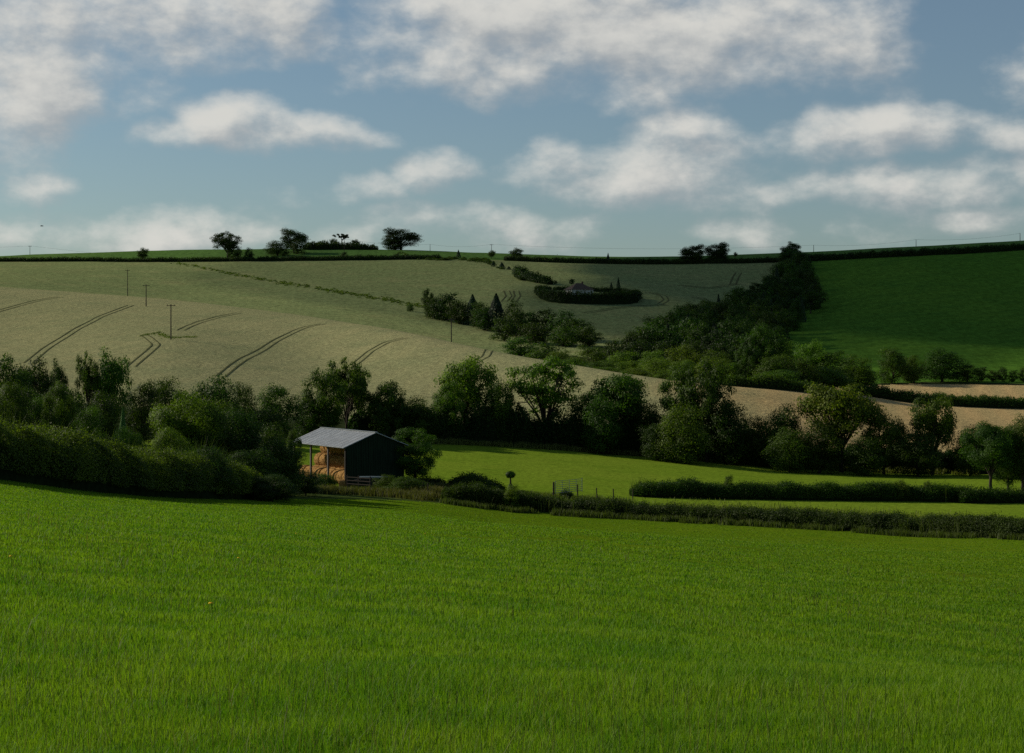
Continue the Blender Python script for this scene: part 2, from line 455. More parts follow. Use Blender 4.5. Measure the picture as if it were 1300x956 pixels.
# ---------------------------------------------------------------- the ground, one continuous sheet cut into its fields
def build_ground():
    s_in = np.arange(-.36, .3601, .0013)
    s_out = np.geomspace(.362, 1.3, 60)
    s = np.concatenate([-s_out[::-1], s_in, s_out])
    ys = np.concatenate([np.arange(-24, 8, .8), np.geomspace(8, 1250, 640), np.geomspace(1275, 8500, 26)])
    S, Y = np.meshgrid(s, ys, indexing='ij')
    X = S * (Y + 30)
    Z = ground(X, Y)
    V = np.stack([X, Y, Z], -1).reshape(-1, 3)
    nx, ny = S.shape
    i, j = np.meshgrid(np.arange(nx - 1), np.arange(ny - 1), indexing='ij')
    a = (i * ny + j).ravel()
    Q = np.stack([a, a + ny, a + ny + 1, a + 1], 1)
    cx = V[Q].mean(1)
    P = px_of(cx[:, 0], cx[:, 1]); Yc = cx[:, 1]
    Pc = np.clip(P, -300, 1600)
    k = lambda q: yk(q, Pc)
    reg = np.zeros(len(Q), int)                                  # 0 meadow
    wob = fbm(cx[:, 0] / 3, cx[:, 1] / 3, 3, 11) * 3
    reg[Yc > k(4)] = 1                                           # verge / lane
    right = (Pc > 560)
    reg[(Yc > k(4) + 7 + wob) & right] = 2                       # pasture
    reg[(Yc > k(5) + wob) & ~right] = 2
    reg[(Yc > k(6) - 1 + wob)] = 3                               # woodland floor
    reg[(Yc > k(7))] = 4                                         # wheat
    reg[(Yc > k(10)) & (Pc > 655)] = 3
    reg[(Yc > k(9)+ 25) & (Pc <= 655)] = 5
    reg[(Yc > k(11)) & (Pc < 985)] = 5
    wb = np.interp(Yc, [560, 650, 720, 800, 860, 930, 990], [960, 975, 998, 1020, 1018, 1006, 1000])
    reg[(Yc > k(11)) & (Pc < wb)] = 5                           # far wheat
    reg[(Yc > k(11) - 45) & (Pc < 760) & (Pc > 560)] = 5
    reg[(Yc > k(11) - 25) & (Pc >= wb)] = 6
    reg[(Yc > k(10) + 6) & (Pc >= 1085)] = 6                     # green hill
    reg[(Yc > k(13))] = 7                                        # hill top field
    names = ['meadow', 'verge', 'pasture', 'woodland_floor', 'wheat_field', 'far_wheat_field', 'green_hill', 'hilltop_field']
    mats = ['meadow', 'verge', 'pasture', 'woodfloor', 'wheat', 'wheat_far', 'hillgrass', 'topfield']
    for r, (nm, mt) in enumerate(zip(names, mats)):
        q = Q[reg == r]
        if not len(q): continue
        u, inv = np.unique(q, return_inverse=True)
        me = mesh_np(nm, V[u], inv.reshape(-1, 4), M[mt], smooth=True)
        o = add_obj(nm, me); o['kind'] = 'structure'
build_ground()

# pairs of wheel ruts through the crops
def ruts(lines):
    V = []; Q = []
    for (pts, ymin, gap, wd) in lines:
        pp = []
        for (px, py) in pts:
            Y = hit(px, py, ymin); pp.append(((px - 650) / F * Y, Y))
        pp = np.array(pp)
        t = np.linspace(0, len(pp) - 1, 60)
        # smooth interpolation
        k = np.arange(len(pp))
        xs = np.interp(t, k, pp[:, 0]); ys = np.interp(t, k, pp[:, 1])
        ker = np.hanning(13); ker /= ker.sum()
        xs = np.convolve(np.pad(xs, 6, mode='edge'), ker, 'valid'); ys = np.convolve(np.pad(ys, 6, mode='edge'), ker, 'valid')
        d = np.stack([np.gradient(xs), np.gradient(ys)], 1); d /= np.linalg.norm(d, axis=1)[:, None] + 1e-9
        nrm = np.stack([d[:, 1], -d[:, 0]], 1)
        for off in (-gap / 2, gap / 2):
            wv = wd * .8 * (0.7 + .6 * vnoise(t * 1.3, t * 0 + off, 2))
            b = len(V)
            for c in range(60):
                for sgn in (-1, 1):
                    x = xs[c] + nrm[c, 0] * (off + sgn * wv[c] / 2); y = ys[c] + nrm[c, 1] * (off + sgn * wv[c] / 2)
                    V.append((x, y, float(ground(x, y)) + .09))
            for c in range(59):
                Q.append((b + 2 * c, b + 2 * c + 1, b + 2 * c + 3, b + 2 * c + 2))
    me = mesh_np('wheel_tracks', np.array(V), np.array(Q), M['track'], smooth=True)
    o = add_obj('wheel_tracks', me); o['kind'] = 'structure'
ruts([([(34, 462), (60, 441), (95, 419), (130, 401), (168, 387)], 300, 1.9, .5),
      ([(165, 467), (185, 450), (199, 438), (190, 430), (182, 425)], 300, 1.9, .5),
      ([(228, 420), (250, 410), (275, 403), (305, 397)], 300, 1.9, .45),
      ([(278, 480), (310, 455), (350, 432), (385, 416), (412, 411)], 300, 1.9, .5),
      ([(448, 464), (470, 446), (490, 435), (516, 429)], 300, 1.8, .45),
      ([(-20, 400), (20, 389), (50, 381), (78, 377)], 300, 2.2, .5),
      ([(600, 462), (618, 452), (640, 447)], 300, 1.7, .4),
      ([(862, 411), (878, 396), (893, 386), (897, 381), (880, 377)], 600, 2.6, .8),
      ([(838, 386), (846, 381), (842, 375), (820, 371)], 600, 2.4, .7),
      ([(640, 383), (646, 376), (643, 369)], 600, 2.6, .8),
      ([(652, 383), (657, 376), (655, 369)], 600, 2.6, .8),
      ([(930, 362), (934, 352), (938, 346)], 600, 3, .8),
      ([(740, 398), (790, 390), (850, 387)], 600, 2.6, .6),
      ([(860, 362), (900, 366), (940, 360)], 600, 2.6, .7)])

# ---------------------------------------------------------------- foliage
def leaf_quads(P, Nn, L, Wd, r):
    n = len(P)
    a = r.normal(size=(n, 3)); a -= (a * Nn).sum(1)[:, None] * Nn; a /= np.linalg.norm(a, axis=1)[:, None] + 1e-9
    b = np.cross(Nn, a)
    L = np.asarray(L).reshape(-1, 1) * np.ones((n, 1)); Wd = np.asarray(Wd).reshape(-1, 1) * np.ones((n, 1))
    V = np.stack([P - a * L / 2, P + b * Wd / 2 - Nn * L * .08, P + a * L / 2, P - b * Wd / 2 - Nn * L * .08], 1).reshape(-1, 3)
    Q = np.arange(4 * n).reshape(n, 4)
    return V, Q
def sph(n, r):
    v = r.normal(size=(n, 3)); return v / np.linalg.norm(v, axis=1)[:, None]

def make_crown(kind, seed, n_leaf, leaf=.028):
    r = np.random.default_rng(seed)
    if kind == 'oak':   c0, rad, ncl, cr = np.array([0, 0, .64]), np.array([.42, .42, .31]), 56, (.09, .16)
    elif kind == 'airy': c0, rad, ncl, cr = np.array([0, 0, .66]), np.array([.43, .43, .30]), 62, (.055, .11)
    elif kind == 'round': c0, rad, ncl, cr = np.array([0, 0, .55]), np.array([.41, .41, .39]), 60, (.09, .17)
    elif kind == 'bush': c0, rad, ncl, cr = np.array([0, 0, .42]), np.array([.42, .42, .50]), 72, (.09, .19)
    elif kind == 'tall': c0, rad, ncl, cr = np.array([0, 0, .54]), np.array([.38, .38, .44]), 66, (.08, .14)
    elif kind == 'umbrella': c0, rad, ncl, cr = np.array([0, 0, .80]), np.array([.44, .44, .13]), 22, (.05, .09)
    if kind == 'conifer':
        n = n_leaf
        t = r.random(n) ** .75
        lay = np.floor(t * 16) / 16 + r.random(n) * .02
        rr = (1 - t) ** .85 * .5 * (.55 + .45 * r.random(n) ** .5) * (.8 + .35 * vnoise(t * 14, t * 0, seed))
        th = r.random(n) * 2 * np.pi
        rr = rr * (.85 + .3 * vnoise(th * 1.5, t * 9, seed + 3))
        P = np.stack([rr * np.cos(th), rr * np.sin(th), .05 + .95 * t - rr * .25], 1)
        N_ = np.stack([np.cos(th), np.sin(th), .7 + 0 * th], 1) + r.normal(size=(n, 3)) * .5
        N_ /= np.linalg.norm(N_, axis=1)[:, None]
        return leaf_quads(P, N_, leaf * 1.2, leaf * .7, r) + (np.array([[0, 0, .5]]),)
    # clump centres
    C = []
    while len(C) < ncl:
        p = sph(1, r)[0] * r.random() ** .33 if kind != 'bush' else sph(1, r)[0] * r.random() ** .3
        # uneven outline: squeeze along random lobes
        k = .72 + .42 * float(vnoise(math.atan2(p[1], p[0]) * 1.1 + 5, p[2] * 1.7, seed)) 
        q = c0 + p * rad * k * 1.12
        zl = .05 if kind == 'bush' else .14
        if q[2] < zl: q[2] = zl + r.random() * .05
        C.append(q)
    C = np.array(C)
    CR = r.uniform(cr[0], cr[1], ncl)
    top = (C[:, 2] + CR).max(); C[:, 2] += (1.0 - top) * (C[:, 2] / top)
    side = np.abs(C[:, :2]).max() + CR.mean(); C[:, :2] *= .5 / side
    idx = r.choice(ncl, n_leaf, p=CR ** 2 / (CR ** 2).sum())
    D = sph(n_leaf, r); flip = (D[:, 2] < 0) & (r.random(n_leaf) < .45); D[flip, 2] *= -1
    rr = CR[idx] * (r.random(n_leaf) ** .45) * (1 + .35 * (vnoise(D[:, 0] * 2 + idx * 3.1, D[:, 2] * 2 + D[:, 1] * 2, seed) - .3))
    P = C[idx] + D * rr[:, None] * np.array([1, 1, .82])
    hw = np.percentile(np.hypot(P[:, 0], P[:, 1]), 97); zt = np.percentile(P[:, 2], 99.3)
    for A in (P, C):
        A[:, :2] *= .5 / hw; A[:, 2] /= zt
    out_ = P - c0; out_ /= np.linalg.norm(out_, axis=1)[:, None] + 1e-9
    N_ = D * .8 + out_ * .5 + r.normal(size=(n_leaf, 3)) * .45; N_ /= np.linalg.norm(N_, axis=1)[:, None]
    L = leaf * r.uniform(.7, 1.3, n_leaf)
    # a few twigs sticking out of the outline
    return leaf_quads(P, N_, L, L * .62, r) + (C,)

def make_trunk(kind, C, seed, r0=.03):
    r = np.random.default_rng(seed + 99)
    b = MB()
    if kind == 'conifer':
        b.tube([(0, 0, -.03), (0, 0, .4), (0, 0, .95)], [.022, .014, .003]); return b
    fork = {'oak': .24, 'airy': .2, 'round': .24, 'bush': .1, 'tall': .3, 'umbrella': .55}[kind]
    b.tube([(0, 0, -.04), (0.004, 0, .02), (.01 * r.normal(), .01 * r.normal(), fork * .6), (0, 0, fork)], [r0 * 1.5, r0 * 1.1, r0 * .9, r0 * .85], 8)
    n = {'oak': 14, 'airy': 22, 'round': 10, 'bush': 8, 'tall': 12, 'umbrella': 9}[kind]
    order = r.permutation(len(C))[:n]
    base = np.array([0, 0, fork])
    for i in order:
        c = C[i]
        s0 = base + np.array([0, 0, r.uniform(-.05, .05) * fork * 2])
        m1 = s0 * .6 + c * .4 + np.array([*(c[:2] * -.05), .02]) + r.normal(size=3) * .012
        m2 = s0 * .25 + c * .75 + np.array([0, 0, .02]) + r.normal(size=3) * .015
        b.tube([s0, m1, m2, c], [r0 * .55, r0 * .36, r0 * .2, r0 * .07], 5)
        for q in range(3):
            e = m2 + r.normal(size=3) * np.array([.09, .09, .06])
            b.tube([m1 * .4 + m2 * .6, (m1 * .4 + m2 * .6 + e) / 2 + r.normal(size=3) * .01, e], [r0 * .18, r0 * .12, r0 * .04], 4)
    return b

PROTO = {}
def proto(kind, v, dens='mid'):
    key = (kind, v, dens)
    if key not in PROTO:
        n, leaf = {'near': (30000, .022), 'mid': (13000, .031), 'far': (3600, .052)}[dens]
        if kind == 'airy': n = int(n * .62)
        if kind == 'umbrella': n = int(n * .5)
        if kind == 'conifer': n = int(n * .8)
        seed = 100 + v * 17 + {'oak': 0, 'airy': 1, 'round': 2, 'bush': 3, 'tall': 4, 'umbrella': 5, 'conifer': 6}[kind]
        V, Q, C = make_crown(kind, seed, n, leaf)
        cm = mesh_np(kind + '_crown', V, Q, M['needle' if kind == 'conifer' else 'leaf'])
        tm = make_trunk(kind, C, seed).mesh(kind + '_trunk', M['bark'], True)
        PROTO[key] = (cm, tm)
    return PROTO[key]
NM = {'oak': 'oak_tree', 'airy': 'ash_tree', 'round': 'broadleaf_tree', 'bush': 'shrub', 'tall': 'broadleaf_tree', 'umbrella': 'pine_tree', 'conifer': 'conifer_tree'}
TR = random.Random(5)
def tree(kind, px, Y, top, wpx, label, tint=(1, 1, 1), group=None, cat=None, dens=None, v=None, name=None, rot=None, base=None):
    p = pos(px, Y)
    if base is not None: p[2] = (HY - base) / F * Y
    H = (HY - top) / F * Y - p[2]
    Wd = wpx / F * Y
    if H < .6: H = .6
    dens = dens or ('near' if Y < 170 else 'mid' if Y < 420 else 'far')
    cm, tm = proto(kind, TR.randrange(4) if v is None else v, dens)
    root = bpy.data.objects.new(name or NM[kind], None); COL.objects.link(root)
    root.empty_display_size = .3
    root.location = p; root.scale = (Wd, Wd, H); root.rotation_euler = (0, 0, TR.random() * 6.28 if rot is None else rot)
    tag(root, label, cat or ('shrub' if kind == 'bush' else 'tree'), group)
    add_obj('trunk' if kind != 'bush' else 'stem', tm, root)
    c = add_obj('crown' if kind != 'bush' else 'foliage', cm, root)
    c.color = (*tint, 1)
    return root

BR = (1.30, 1.30, 1.15); MIDT = (1, 1, 1); DK = (.55, .62, .75); DD = (.40, .48, .62); GOLD_LIT = (1.75, 1.35, .9); OL = (1.2, 1.15, .9)

def hedge(name, pts, height, width, leaf, n, label, tint=(1, 1, 1), group=None, cat='hedge', ragged=.25, grounded=True, seed=1):
    """clipped or rough hedge following bearings/distances pts = [(px, Y)], a lumpy core under a skin of leaves"""
    r = np.random.default_rng(seed)
    w0 = np.array([((px - 650) / F * Y, Y) for px, Y in pts])
    seg = np.concatenate([[0], np.cumsum(np.linalg.norm(np.diff(w0, axis=0), axis=1))])
    Lt = seg[-1]
    hts = np.array(height if isinstance(height, (list, tuple)) else [height] * len(pts), float)
    def at(s):
        x = np.interp(s, seg, w0[:, 0]); y = np.interp(s, seg, w0[:, 1])
        d = .5
        dx = np.interp(np.minimum(s + d, Lt), seg, w0[:, 0]) - np.interp(np.maximum(s - d, 0), seg, w0[:, 0])
        dy = np.interp(np.minimum(s + d, Lt), seg, w0[:, 1]) - np.interp(np.maximum(s - d, 0), seg, w0[:, 1])
        m = np.hypot(dx, dy) + 1e-9
        return x, y, dy / m, -dx / m
    def surf(s, t, k=1.0):
        """t 0..1 round the section from one foot over the top to the other"""
        x, y, nx, ny = at(s)
        h = np.interp(s, seg, hts) * (1 + ragged * 2.2 * fbm(s / 2.6, s * 0, 3, seed) + ragged * 1.2 * fbm(s / .7, s * 0 + 4, 2, seed + 5))
        endf = np.clip(np.minimum(s, Lt - s) / (width * .6), 0, 1) ** .5
        h = h * (.35 + .65 * endf)
        ang = np.pi * t
        off = -np.cos(ang); up = np.sin(ang)
        off = np.sign(off) * np.abs(off) ** .6; up = np.abs(up) ** .55
        wd = width / 2 * (1 + ragged * 1.6 * fbm(s / 1.8, t * 3, 3, seed + 9)) * (.5 + .5 * endf)
        lump = 1 + ragged * .8 * fbm(s / .8, t * 6, 2, seed + 2)
        X = x + nx * off * wd * k * lump; Y_ = y + ny * off * wd * k * lump
        Z = ground(X, Y_) - .08 + up * h * k * lump
        Nn = np.stack([nx * off, ny * off, up * .8], -1)
        return np.stack([X, Y_, Z], -1), Nn / (np.linalg.norm(Nn, axis=-1)[..., None] + 1e-9)
    ns = max(8, int(Lt / max(.5, width * .3))); nt = 9
    S_, T_ = np.meshgrid(np.linspace(0, Lt, ns), np.linspace(0, 1, nt), indexing='ij')
    Pc, _ = surf(S_.ravel(), T_.ravel(), .86)
    i, j = np.meshgrid(np.arange(ns - 1), np.arange(nt - 1), indexing='ij'); a = (i * nt + j).ravel()
    Qc = np.stack([a, a + nt, a + nt + 1, a + 1], 1)
    endc = [list(range(nt))[::-1], [(ns - 1) * nt + q for q in range(nt)]]
    s = r.random(n) * Lt; t = r.random(n) * .96 + .02
    P, Nn = surf(s, t, 1.0)
    P = P + Nn * (r.normal(size=n) * leaf * .8 + (r.random(n) ** 5) * min(leaf * 4, .6))[:, None]
    Nn = Nn + r.normal(size=(n, 3)) * .6; Nn /= np.linalg.norm(Nn, axis=1)[:, None]
    Lf = leaf * r.uniform(.6, 1.4, n)
    V, Q = leaf_quads(P, Nn, Lf, Lf * .62, r)
    nv = len(Pc)
    fm = np.concatenate([np.zeros(len(Qc)), np.zeros(2), np.ones(len(Q))])
    me = mesh_np(name, np.concatenate([Pc, V]), [Qc, np.array(endc), Q + nv], [M['core'], M['leaf']], smooth=False, fmat=fm)
    o = add_obj(name, me); o.color = (*tint, 1)
    tag(o, label, cat, group)
    return o

def grass_mesh(name, X, Y, H, Wd, mat, lean=.35, seed=3):
    r = np.random.default_rng(seed)
    n = len(X)
    Z = ground(X, Y)
    a = r.random(n) * 2 * np.pi
    dx, dy = np.cos(a), np.sin(a)
    face = r.random(n) * 2 * np.pi
    bx, by = np.cos(face), np.sin(face)
    ln = H * lean * r.random(n)
    P0 = np.stack([X - bx * Wd / 2, Y - by * Wd / 2, Z - .02], 1)
    P1 = np.stack([X + bx * Wd / 2, Y + by * Wd / 2, Z - .02], 1)
    mx_ = X + dx * ln * .35; my = Y + dy * ln * .35
    P2 = np.stack([mx_ + bx * Wd * .38, my + by * Wd * .38, Z + H * .6], 1)
    P3 = np.stack([mx_ - bx * Wd * .38, my - by * Wd * .38, Z + H * .6], 1)
    P4 = np.stack([X + dx * ln, Y + dy * ln, Z + H], 1)
    V = np.stack([P0, P1, P2, P3, P4], 1).reshape(-1, 3)
    b = np.arange(n) * 5
    Q = np.stack([b, b + 1, b + 2, b + 3], 1); T = np.stack([b + 3, b + 2, b + 4], 1)
    return mesh_np(name, V, [Q, T], mat)

# near meadow grass
def meadow_grass():
    n = 760000
    r = np.random.default_rng(11)
    Y = np.exp(r.uniform(math.log(4.6), math.log(104), n))
    u = r.uniform(-.36, .36, n)
    X = u * (Y + 1.5)
    P = px_of(X, Y)
    ymax = np.interp(P, [-200, 0, 350, 650, 1300, 1500], [92, 98, 100, 60, 47, 45]) * (1 + .12 * fbm(X / 4, Y / 4, 3, 8))
    fade = np.clip((ymax - Y) / (ymax * .35), 0, 1)
    keep = (Y < ymax) & (r.random(n) < fade ** .5)
    X, Y, fade = X[keep], Y[keep], fade[keep]
    tuft = fbm(X / 1.1, Y / 1.1, 4, 21); tuft2 = fbm(X / 5, Y / 7, 3, 25)
    H = (.040 + .14 * np.clip(tuft + .05, 0, .5) + .12 * np.clip(tuft2, 0, .4)) * r.uniform(.5, 1.3, len(X)) * (.35 + .65 * fade)
    tall = r.random(len(X)) < .002; H[tall] *= 1.7
    Wd = np.clip(.0004 * Y, .003, .04) * r.uniform(.7, 1.3, len(X))
    me = grass_mesh('meadow_grass', X, Y, H, Wd, M['blade'], .75, 12)
    o = add_obj('meadow_grass', me)
    tag(o, 'bright green meadow grass blades across the foreground slope', 'grass', kind='stuff')
    n = 260000
    Y = np.exp(r.uniform(math.log(34), math.log(172), n)); X = r.uniform(-.36, .36, n) * (Y + 1.5)
    P = px_of(X, Y); k4 = yk(4, np.clip(P, -300, 1600))
    keep = (Y < k4) & (fbm(X / 2.5, Y / 4, 3, 31) > -.16) 
    X, Y = X[keep], Y[keep]
    H = (.05 + .10 * np.clip(fbm(X / 2, Y / 3, 3, 33), 0, .5)) * r.uniform(.5, 1.3, len(X))
    o = add_obj('meadow_grass', grass_mesh('meadow_grass', X, Y, H, .00042 * Y * r.uniform(.7, 1.3, len(X)), M['blade'], .8, 14)); o.color = (.95, .95, .95, 1)
    tag(o, 'short smoother grazed grass of the meadow beyond its brow', 'grass', kind='stuff')
meadow_grass()

def stems():
    r = np.random.default_rng(77); n = 5200
    Y = np.exp(r.uniform(math.log(5), math.log(60), n)); X = r.uniform(-.36, .36, n) * (Y + 1.5)
    keep = fbm(X / 2, Y / 3, 3, 61) > .02; X, Y = X[keep], Y[keep]
    me = grass_mesh('seed_stems', X, Y, r.uniform(.12, .28, len(X)), np.clip(.0004 * Y, .003, .02), M['drygrass'], .8, 78)
    o = add_obj('seeding_grass', me); o.color = (.8, .95, .6, 1)
    tag(o, 'sparse pale seeding stems scattered through the near meadow', 'grass', kind='stuff')
stems()

def tufts(name, label, pts, spread, n, h, wd, mat, seed, tint=(1, 1, 1), kind='stuff', cat='grass'):
    """long grass along a line or in a patch"""
    r = np.random.default_rng(seed)
    w0 = np.array([((px - 650) / F * Y, Y) for px, Y in pts])
    seg = np.concatenate([[0], np.cumsum(np.linalg.norm(np.diff(w0, axis=0), axis=1))])
    s = r.random(n) * seg[-1]
    x = np.interp(s, seg, w0[:, 0]) + r.normal(size=n) * spread * .3; y = np.interp(s, seg, w0[:, 1]) + r.normal(size=n) * spread
    keep = fbm(x / 1.5, y / 1.5, 3, seed) > -.12
    x, y = x[keep], y[keep]
    H = h * r.uniform(.4, 1.2, len(x)); H = H * (1 + 1.2 * fbm(x / .9, y / .9, 2, seed + 1))
    me = grass_mesh(name, x, y, H, wd * r.uniform(.7, 1.3, len(x)), mat, .5, seed)
    o = add_obj(name, me); o.color = (*tint, 1)
    tag(o, label, cat, kind=kind)
    return o
# ---------------------------------------------------------------- hedges
K4 = lambda px: float(yk(4, px)); K5 = lambda px: float(yk(5, px)); K6 = lambda px: float(yk(6, px)); K13 = lambda px: float(yk(13, px))
hedge('hedge', [(-160, K4(-160) + 2), (-60, K4(-60) + 2), (40, K4(40) + 2.2), (120, K4(120) + 2.4), (200, K4(200) + 2.6), (270, K4(270) + 3), (320, K4(320) + 3)],
      [3.3, 3.2, 3.1, 3.0, 2.9, 2.5, 2.1], 4.6, .13, 170000, 'long dark field hedge along the left edge of the near meadow', (1.2, 1.12, .85), seed=3, ragged=.25)
hedge('hedge', [(562, K4(562) + 2), (620, K4(620) + 2), (700, K4(700) + 2), (800, K4(800) + 2), (900, K4(900) + 2), (1050, K4(1050) + 2), (1180, K4(1180) + 2), (1300, K4(1300) + 2), (1400, K4(1400) + 2)],
      [1.8, 1.8, 1.3, 1.2, 1.25, 1.35, 1.5, 1.65, 1.7], 2.4, .115, 150000, 'long low hedge bordering the near meadow from gate to right edge', (.8, .8, .75), seed=5, ragged=.35)
hedge('hedge', [(800, K5(800) + 2), (850, K5(850) + 1), (950, K5(950)), (1060, K5(1060)), (1160, K5(1160)), (1235, K5(1235))],
      [1.1, 1.6, 1.6, 1.6, 1.7, 1.5], 2.4, .13, 80000, 'second dark hedge beyond the narrow grass strip, below the middle pasture', (.65, .67, .6), seed=6, ragged=.3)
hedge('hedge', [(1215, K5(1215) - 2), (1300, K5(1300)), (1420, K5(1420))], [1.5, 1.4, 1.4], 2.2, .15, 24000, 'short low hedge under the lone multi-stemmed trees at right edge', (.5, .52, .5), seed=7)
hedge('hedge', [(570, 187), (600, 188), (640, 187)], [1.1, 1.7, .8], 2.2, .17, 12000, 'rounded dark bramble hedge just left of the small topiary tree', (.5, .52, .5), seed=8)
hedge('hedge', [(500, 189), (540, 190), (566, 190)], [.7, .7, .7], 1.2, .15, 5000, 'low clipped dark hedge row right of the barn tree', (.45, .5, .5), seed=9)
# under the tree belt, a continuous dark hedge bank
hedge('hedge', [(440, K6(440) + 3), (560, K6(560) + 3), (700, K6(700) + 3), (860, K6(860) + 3), (1000, K6(1000) + 3), (1120, K6(1120) + 3), (1240, K6(1240) + 3), (1360, K6(1360) + 3)],
      [5.0, 5.2, 5.0, 4.8, 4.2, 3.8, 3.2, 3.2], 5, .30, 80000, 'tall dark understorey hedge running beneath the valley tree belt', (.6, .66, .6), seed=10, ragged=.6)
# golden fields at right
hedge('hedge', [(1085, 405), (1110, 404), (1180, 400), (1240, 399), (1300, 400), (1400, 400)], [1.8, 2.4, 2.5, 2.2, 2.0, 2.0], 3.0, .32, 20000,
      'dark hedge line between the two golden wheat strips at right', (.6, .65, .7), seed=12, ragged=.35)
hedge('hedge', [(920, 372), (980, 374), (1040, 380)], [2.2, 2.6, 2.2], 2.4, .35, 5000, 'low green hedge on the far rim of the golden wheat', (.7, .8, .8), seed=13)
# hilltop hedges
def top_hedge(a, b, h, label, seed, tint=DD, off=0, wd=3.5, n=9000):
    pts = [(px, K13(px) + off) for px in np.linspace(a, b, max(3, int((b - a) / 30)))]
    hedge('hedge', pts, h, wd, .5, n * 2, label, tint, seed=seed, ragged=.3)
top_hedge(-200, 325, 2.0, 'dark hilltop hedge along the left skyline field', 20, n=14000)
top_hedge(325, 560, 2.2, 'dark hilltop hedge below the skyline tree clumps', 21)
top_hedge(640, 1000, 2.4, 'thin dark hedge crossing the hilltop right of centre', 22, n=11000)
top_hedge(1000, 1400, 2.9, 'thick dark hedge following the crest of the right hill', 23, n=16000)
hedge('hedge', [(385, 1085), (420, 1090), (480, 1095)], [4, 4.5, 2], 6, .9, 3500, 'dark scrub bank on the skyline below the flat-topped pine', DD, seed=24)
# field boundary stepping down to the house and the house's clipped enclosure
hedge('hedge', [(655, 880), (668, 862), (684, 850), (700, 842)], [4, 4.5, 3.6, 3], 5, .7, 3500, 'ragged hedge stepping down the shaded hill towards the house', DD, seed=25, ragged=.5)
YH = 800
def house_hedge():
    rows = [(697, 368), (688, 370), (684, 374), (689, 379), (700, 383), (715, 385), (740, 386), (770, 386.5), (795, 386), (806, 384), (809, 379)]
    pts = [(px, hit(px, py, 600)) for px, py in rows]
    hedge('hedge', pts, [1.3, 1.9, 3.0, 3.9, 4.5, 4.8, 4.8, 5.2, 5.3, 4.8, 3.2], 3.0, .6, 16000, 'tall clipped dark hedge curving round the front of the white house', (.38, .45, .45), seed=26, ragged=.22)
house_hedge()
hedge('hedge', [(702, hit(702, 368, 600)), (740, hit(740, 369, 600)), (790, hit(790, 372, 600)), (806, hit(806, 377, 600))], [1.4, 1.5, 2.0, 2.0], 2, .5, 4000, 'dark garden hedge behind the white house', DD, seed=27)

# ---------------------------------------------------------------- trees, left mass
L = 'left'
tree('round', 8, 190, 456, 70, 'dark broadleaf tree at the left frame edge, rising above the hedge', DK)
tree('round', 46, 200, 458, 52, 'dark bushy tree second from the left edge against the wheat', DK)
tree('round', 72, 214, 461, 30, 'small rounded dark tree just left of the tall round-crowned tree', DK)
tree('airy', 112, 214, 450, 34, 'thin open-branched ash tree left of the tall round-crowned tree', (1.1, 1.05, .8))
tree('round', 139, 216, 449, 58, 'tall round-crowned dark green tree standing highest in the left group', (.8, .9, .8), v=1)
tree('bush', 178, 225, 486, 50, 'low dark bushy tree right of the tall round-crowned tree', DK)
tree('bush', 212, 240, 482, 62, 'rounded dark tree at the wheat edge above the left pasture gap', (.65, .7, .6))
tree('bush', 272, 244, 480, 72, 'broad domed dark tree behind the sunlit-topped hawthorn', (.6, .68, .6))
tree('bush', 14, 140, 487, 62, 'soft green shrub behind the hedge at the far left', (1.05, 1.05, 1))
tree('bush', 44, 142, 507, 44, 'low green shrub behind the hedge, second from left', MIDT)
tree('tall', 77, 141, 489, 44, 'upright pale green sapling tree behind the left hedge', (1.25, 1.2, 1))
tree('bush', 112, 148, 519, 52, 'green shrub below the thin ash tree', (.8, .85, .8))
tree('conifer', 156, 146, 516, 30, 'small pointed light green conifer behind the left hedge', (2.6, 2.8, 1.6))
tree('bush', 160, 140, 545, 50, 'low shrub at the foot of the small pointed conifer', MIDT)
tree('bush', 92, 176, 492, 66, 'dark shrub mass beneath the thin ash tree', DK)
tree('bush', 40, 172, 492, 70, 'dark shrub mass between the left hedge saplings', DK)
tree('bush', 128, 196, 500, 60, 'dark shrub at the foot of the tall round-crowned tree', DK)
tree('round', 236, 152, 500, 96, 'large hawthorn with sunlit leafy top left of the barn', (1.3, 1.2, .9), v=2)
tree('bush', 262, 158, 512, 96, 'dark bushy tree behind the sunlit-topped hawthorn', (.8, .8, .7))
tree('bush', 222, 140, 545, 66, 'leafy green bush spilling over the end of the left hedge', (1.25, 1.25, .9))
tree('bush', 300, 160, 520, 90, 'broad dark bush midway between hawthorn and barn', (.6, .65, .6))
tree('bush', 262, 134, 570, 80, 'dark low bush at the right end of the left hedge', (.55, .6, .55))
tree('bush', 310, 146, 572, 86, 'dark bush overhanging the shaded corner of the meadow', (.5, .55, .5))
tree('bush', 352, 158, 560, 76, 'dark bush screening the left bay of the barn', (.6, .62, .6))
tree('bush', 345, 172, 540, 50, 'taller bush just left of the barn eaves', (.85, .85, .8))
tree('tall', 371, 166, 548, 24, 'slim leafy sapling touching the left end of barn roof', (.9, .95, .8), v=0)
tree('bush', 388, 162, 598, 46, 'low dark bramble bush in front of the barn bays', (.5, .55, .5))
tree('bush', 345, 140, 604, 70, 'low dark bramble at the shaded meadow edge', (.5, .55, .5))
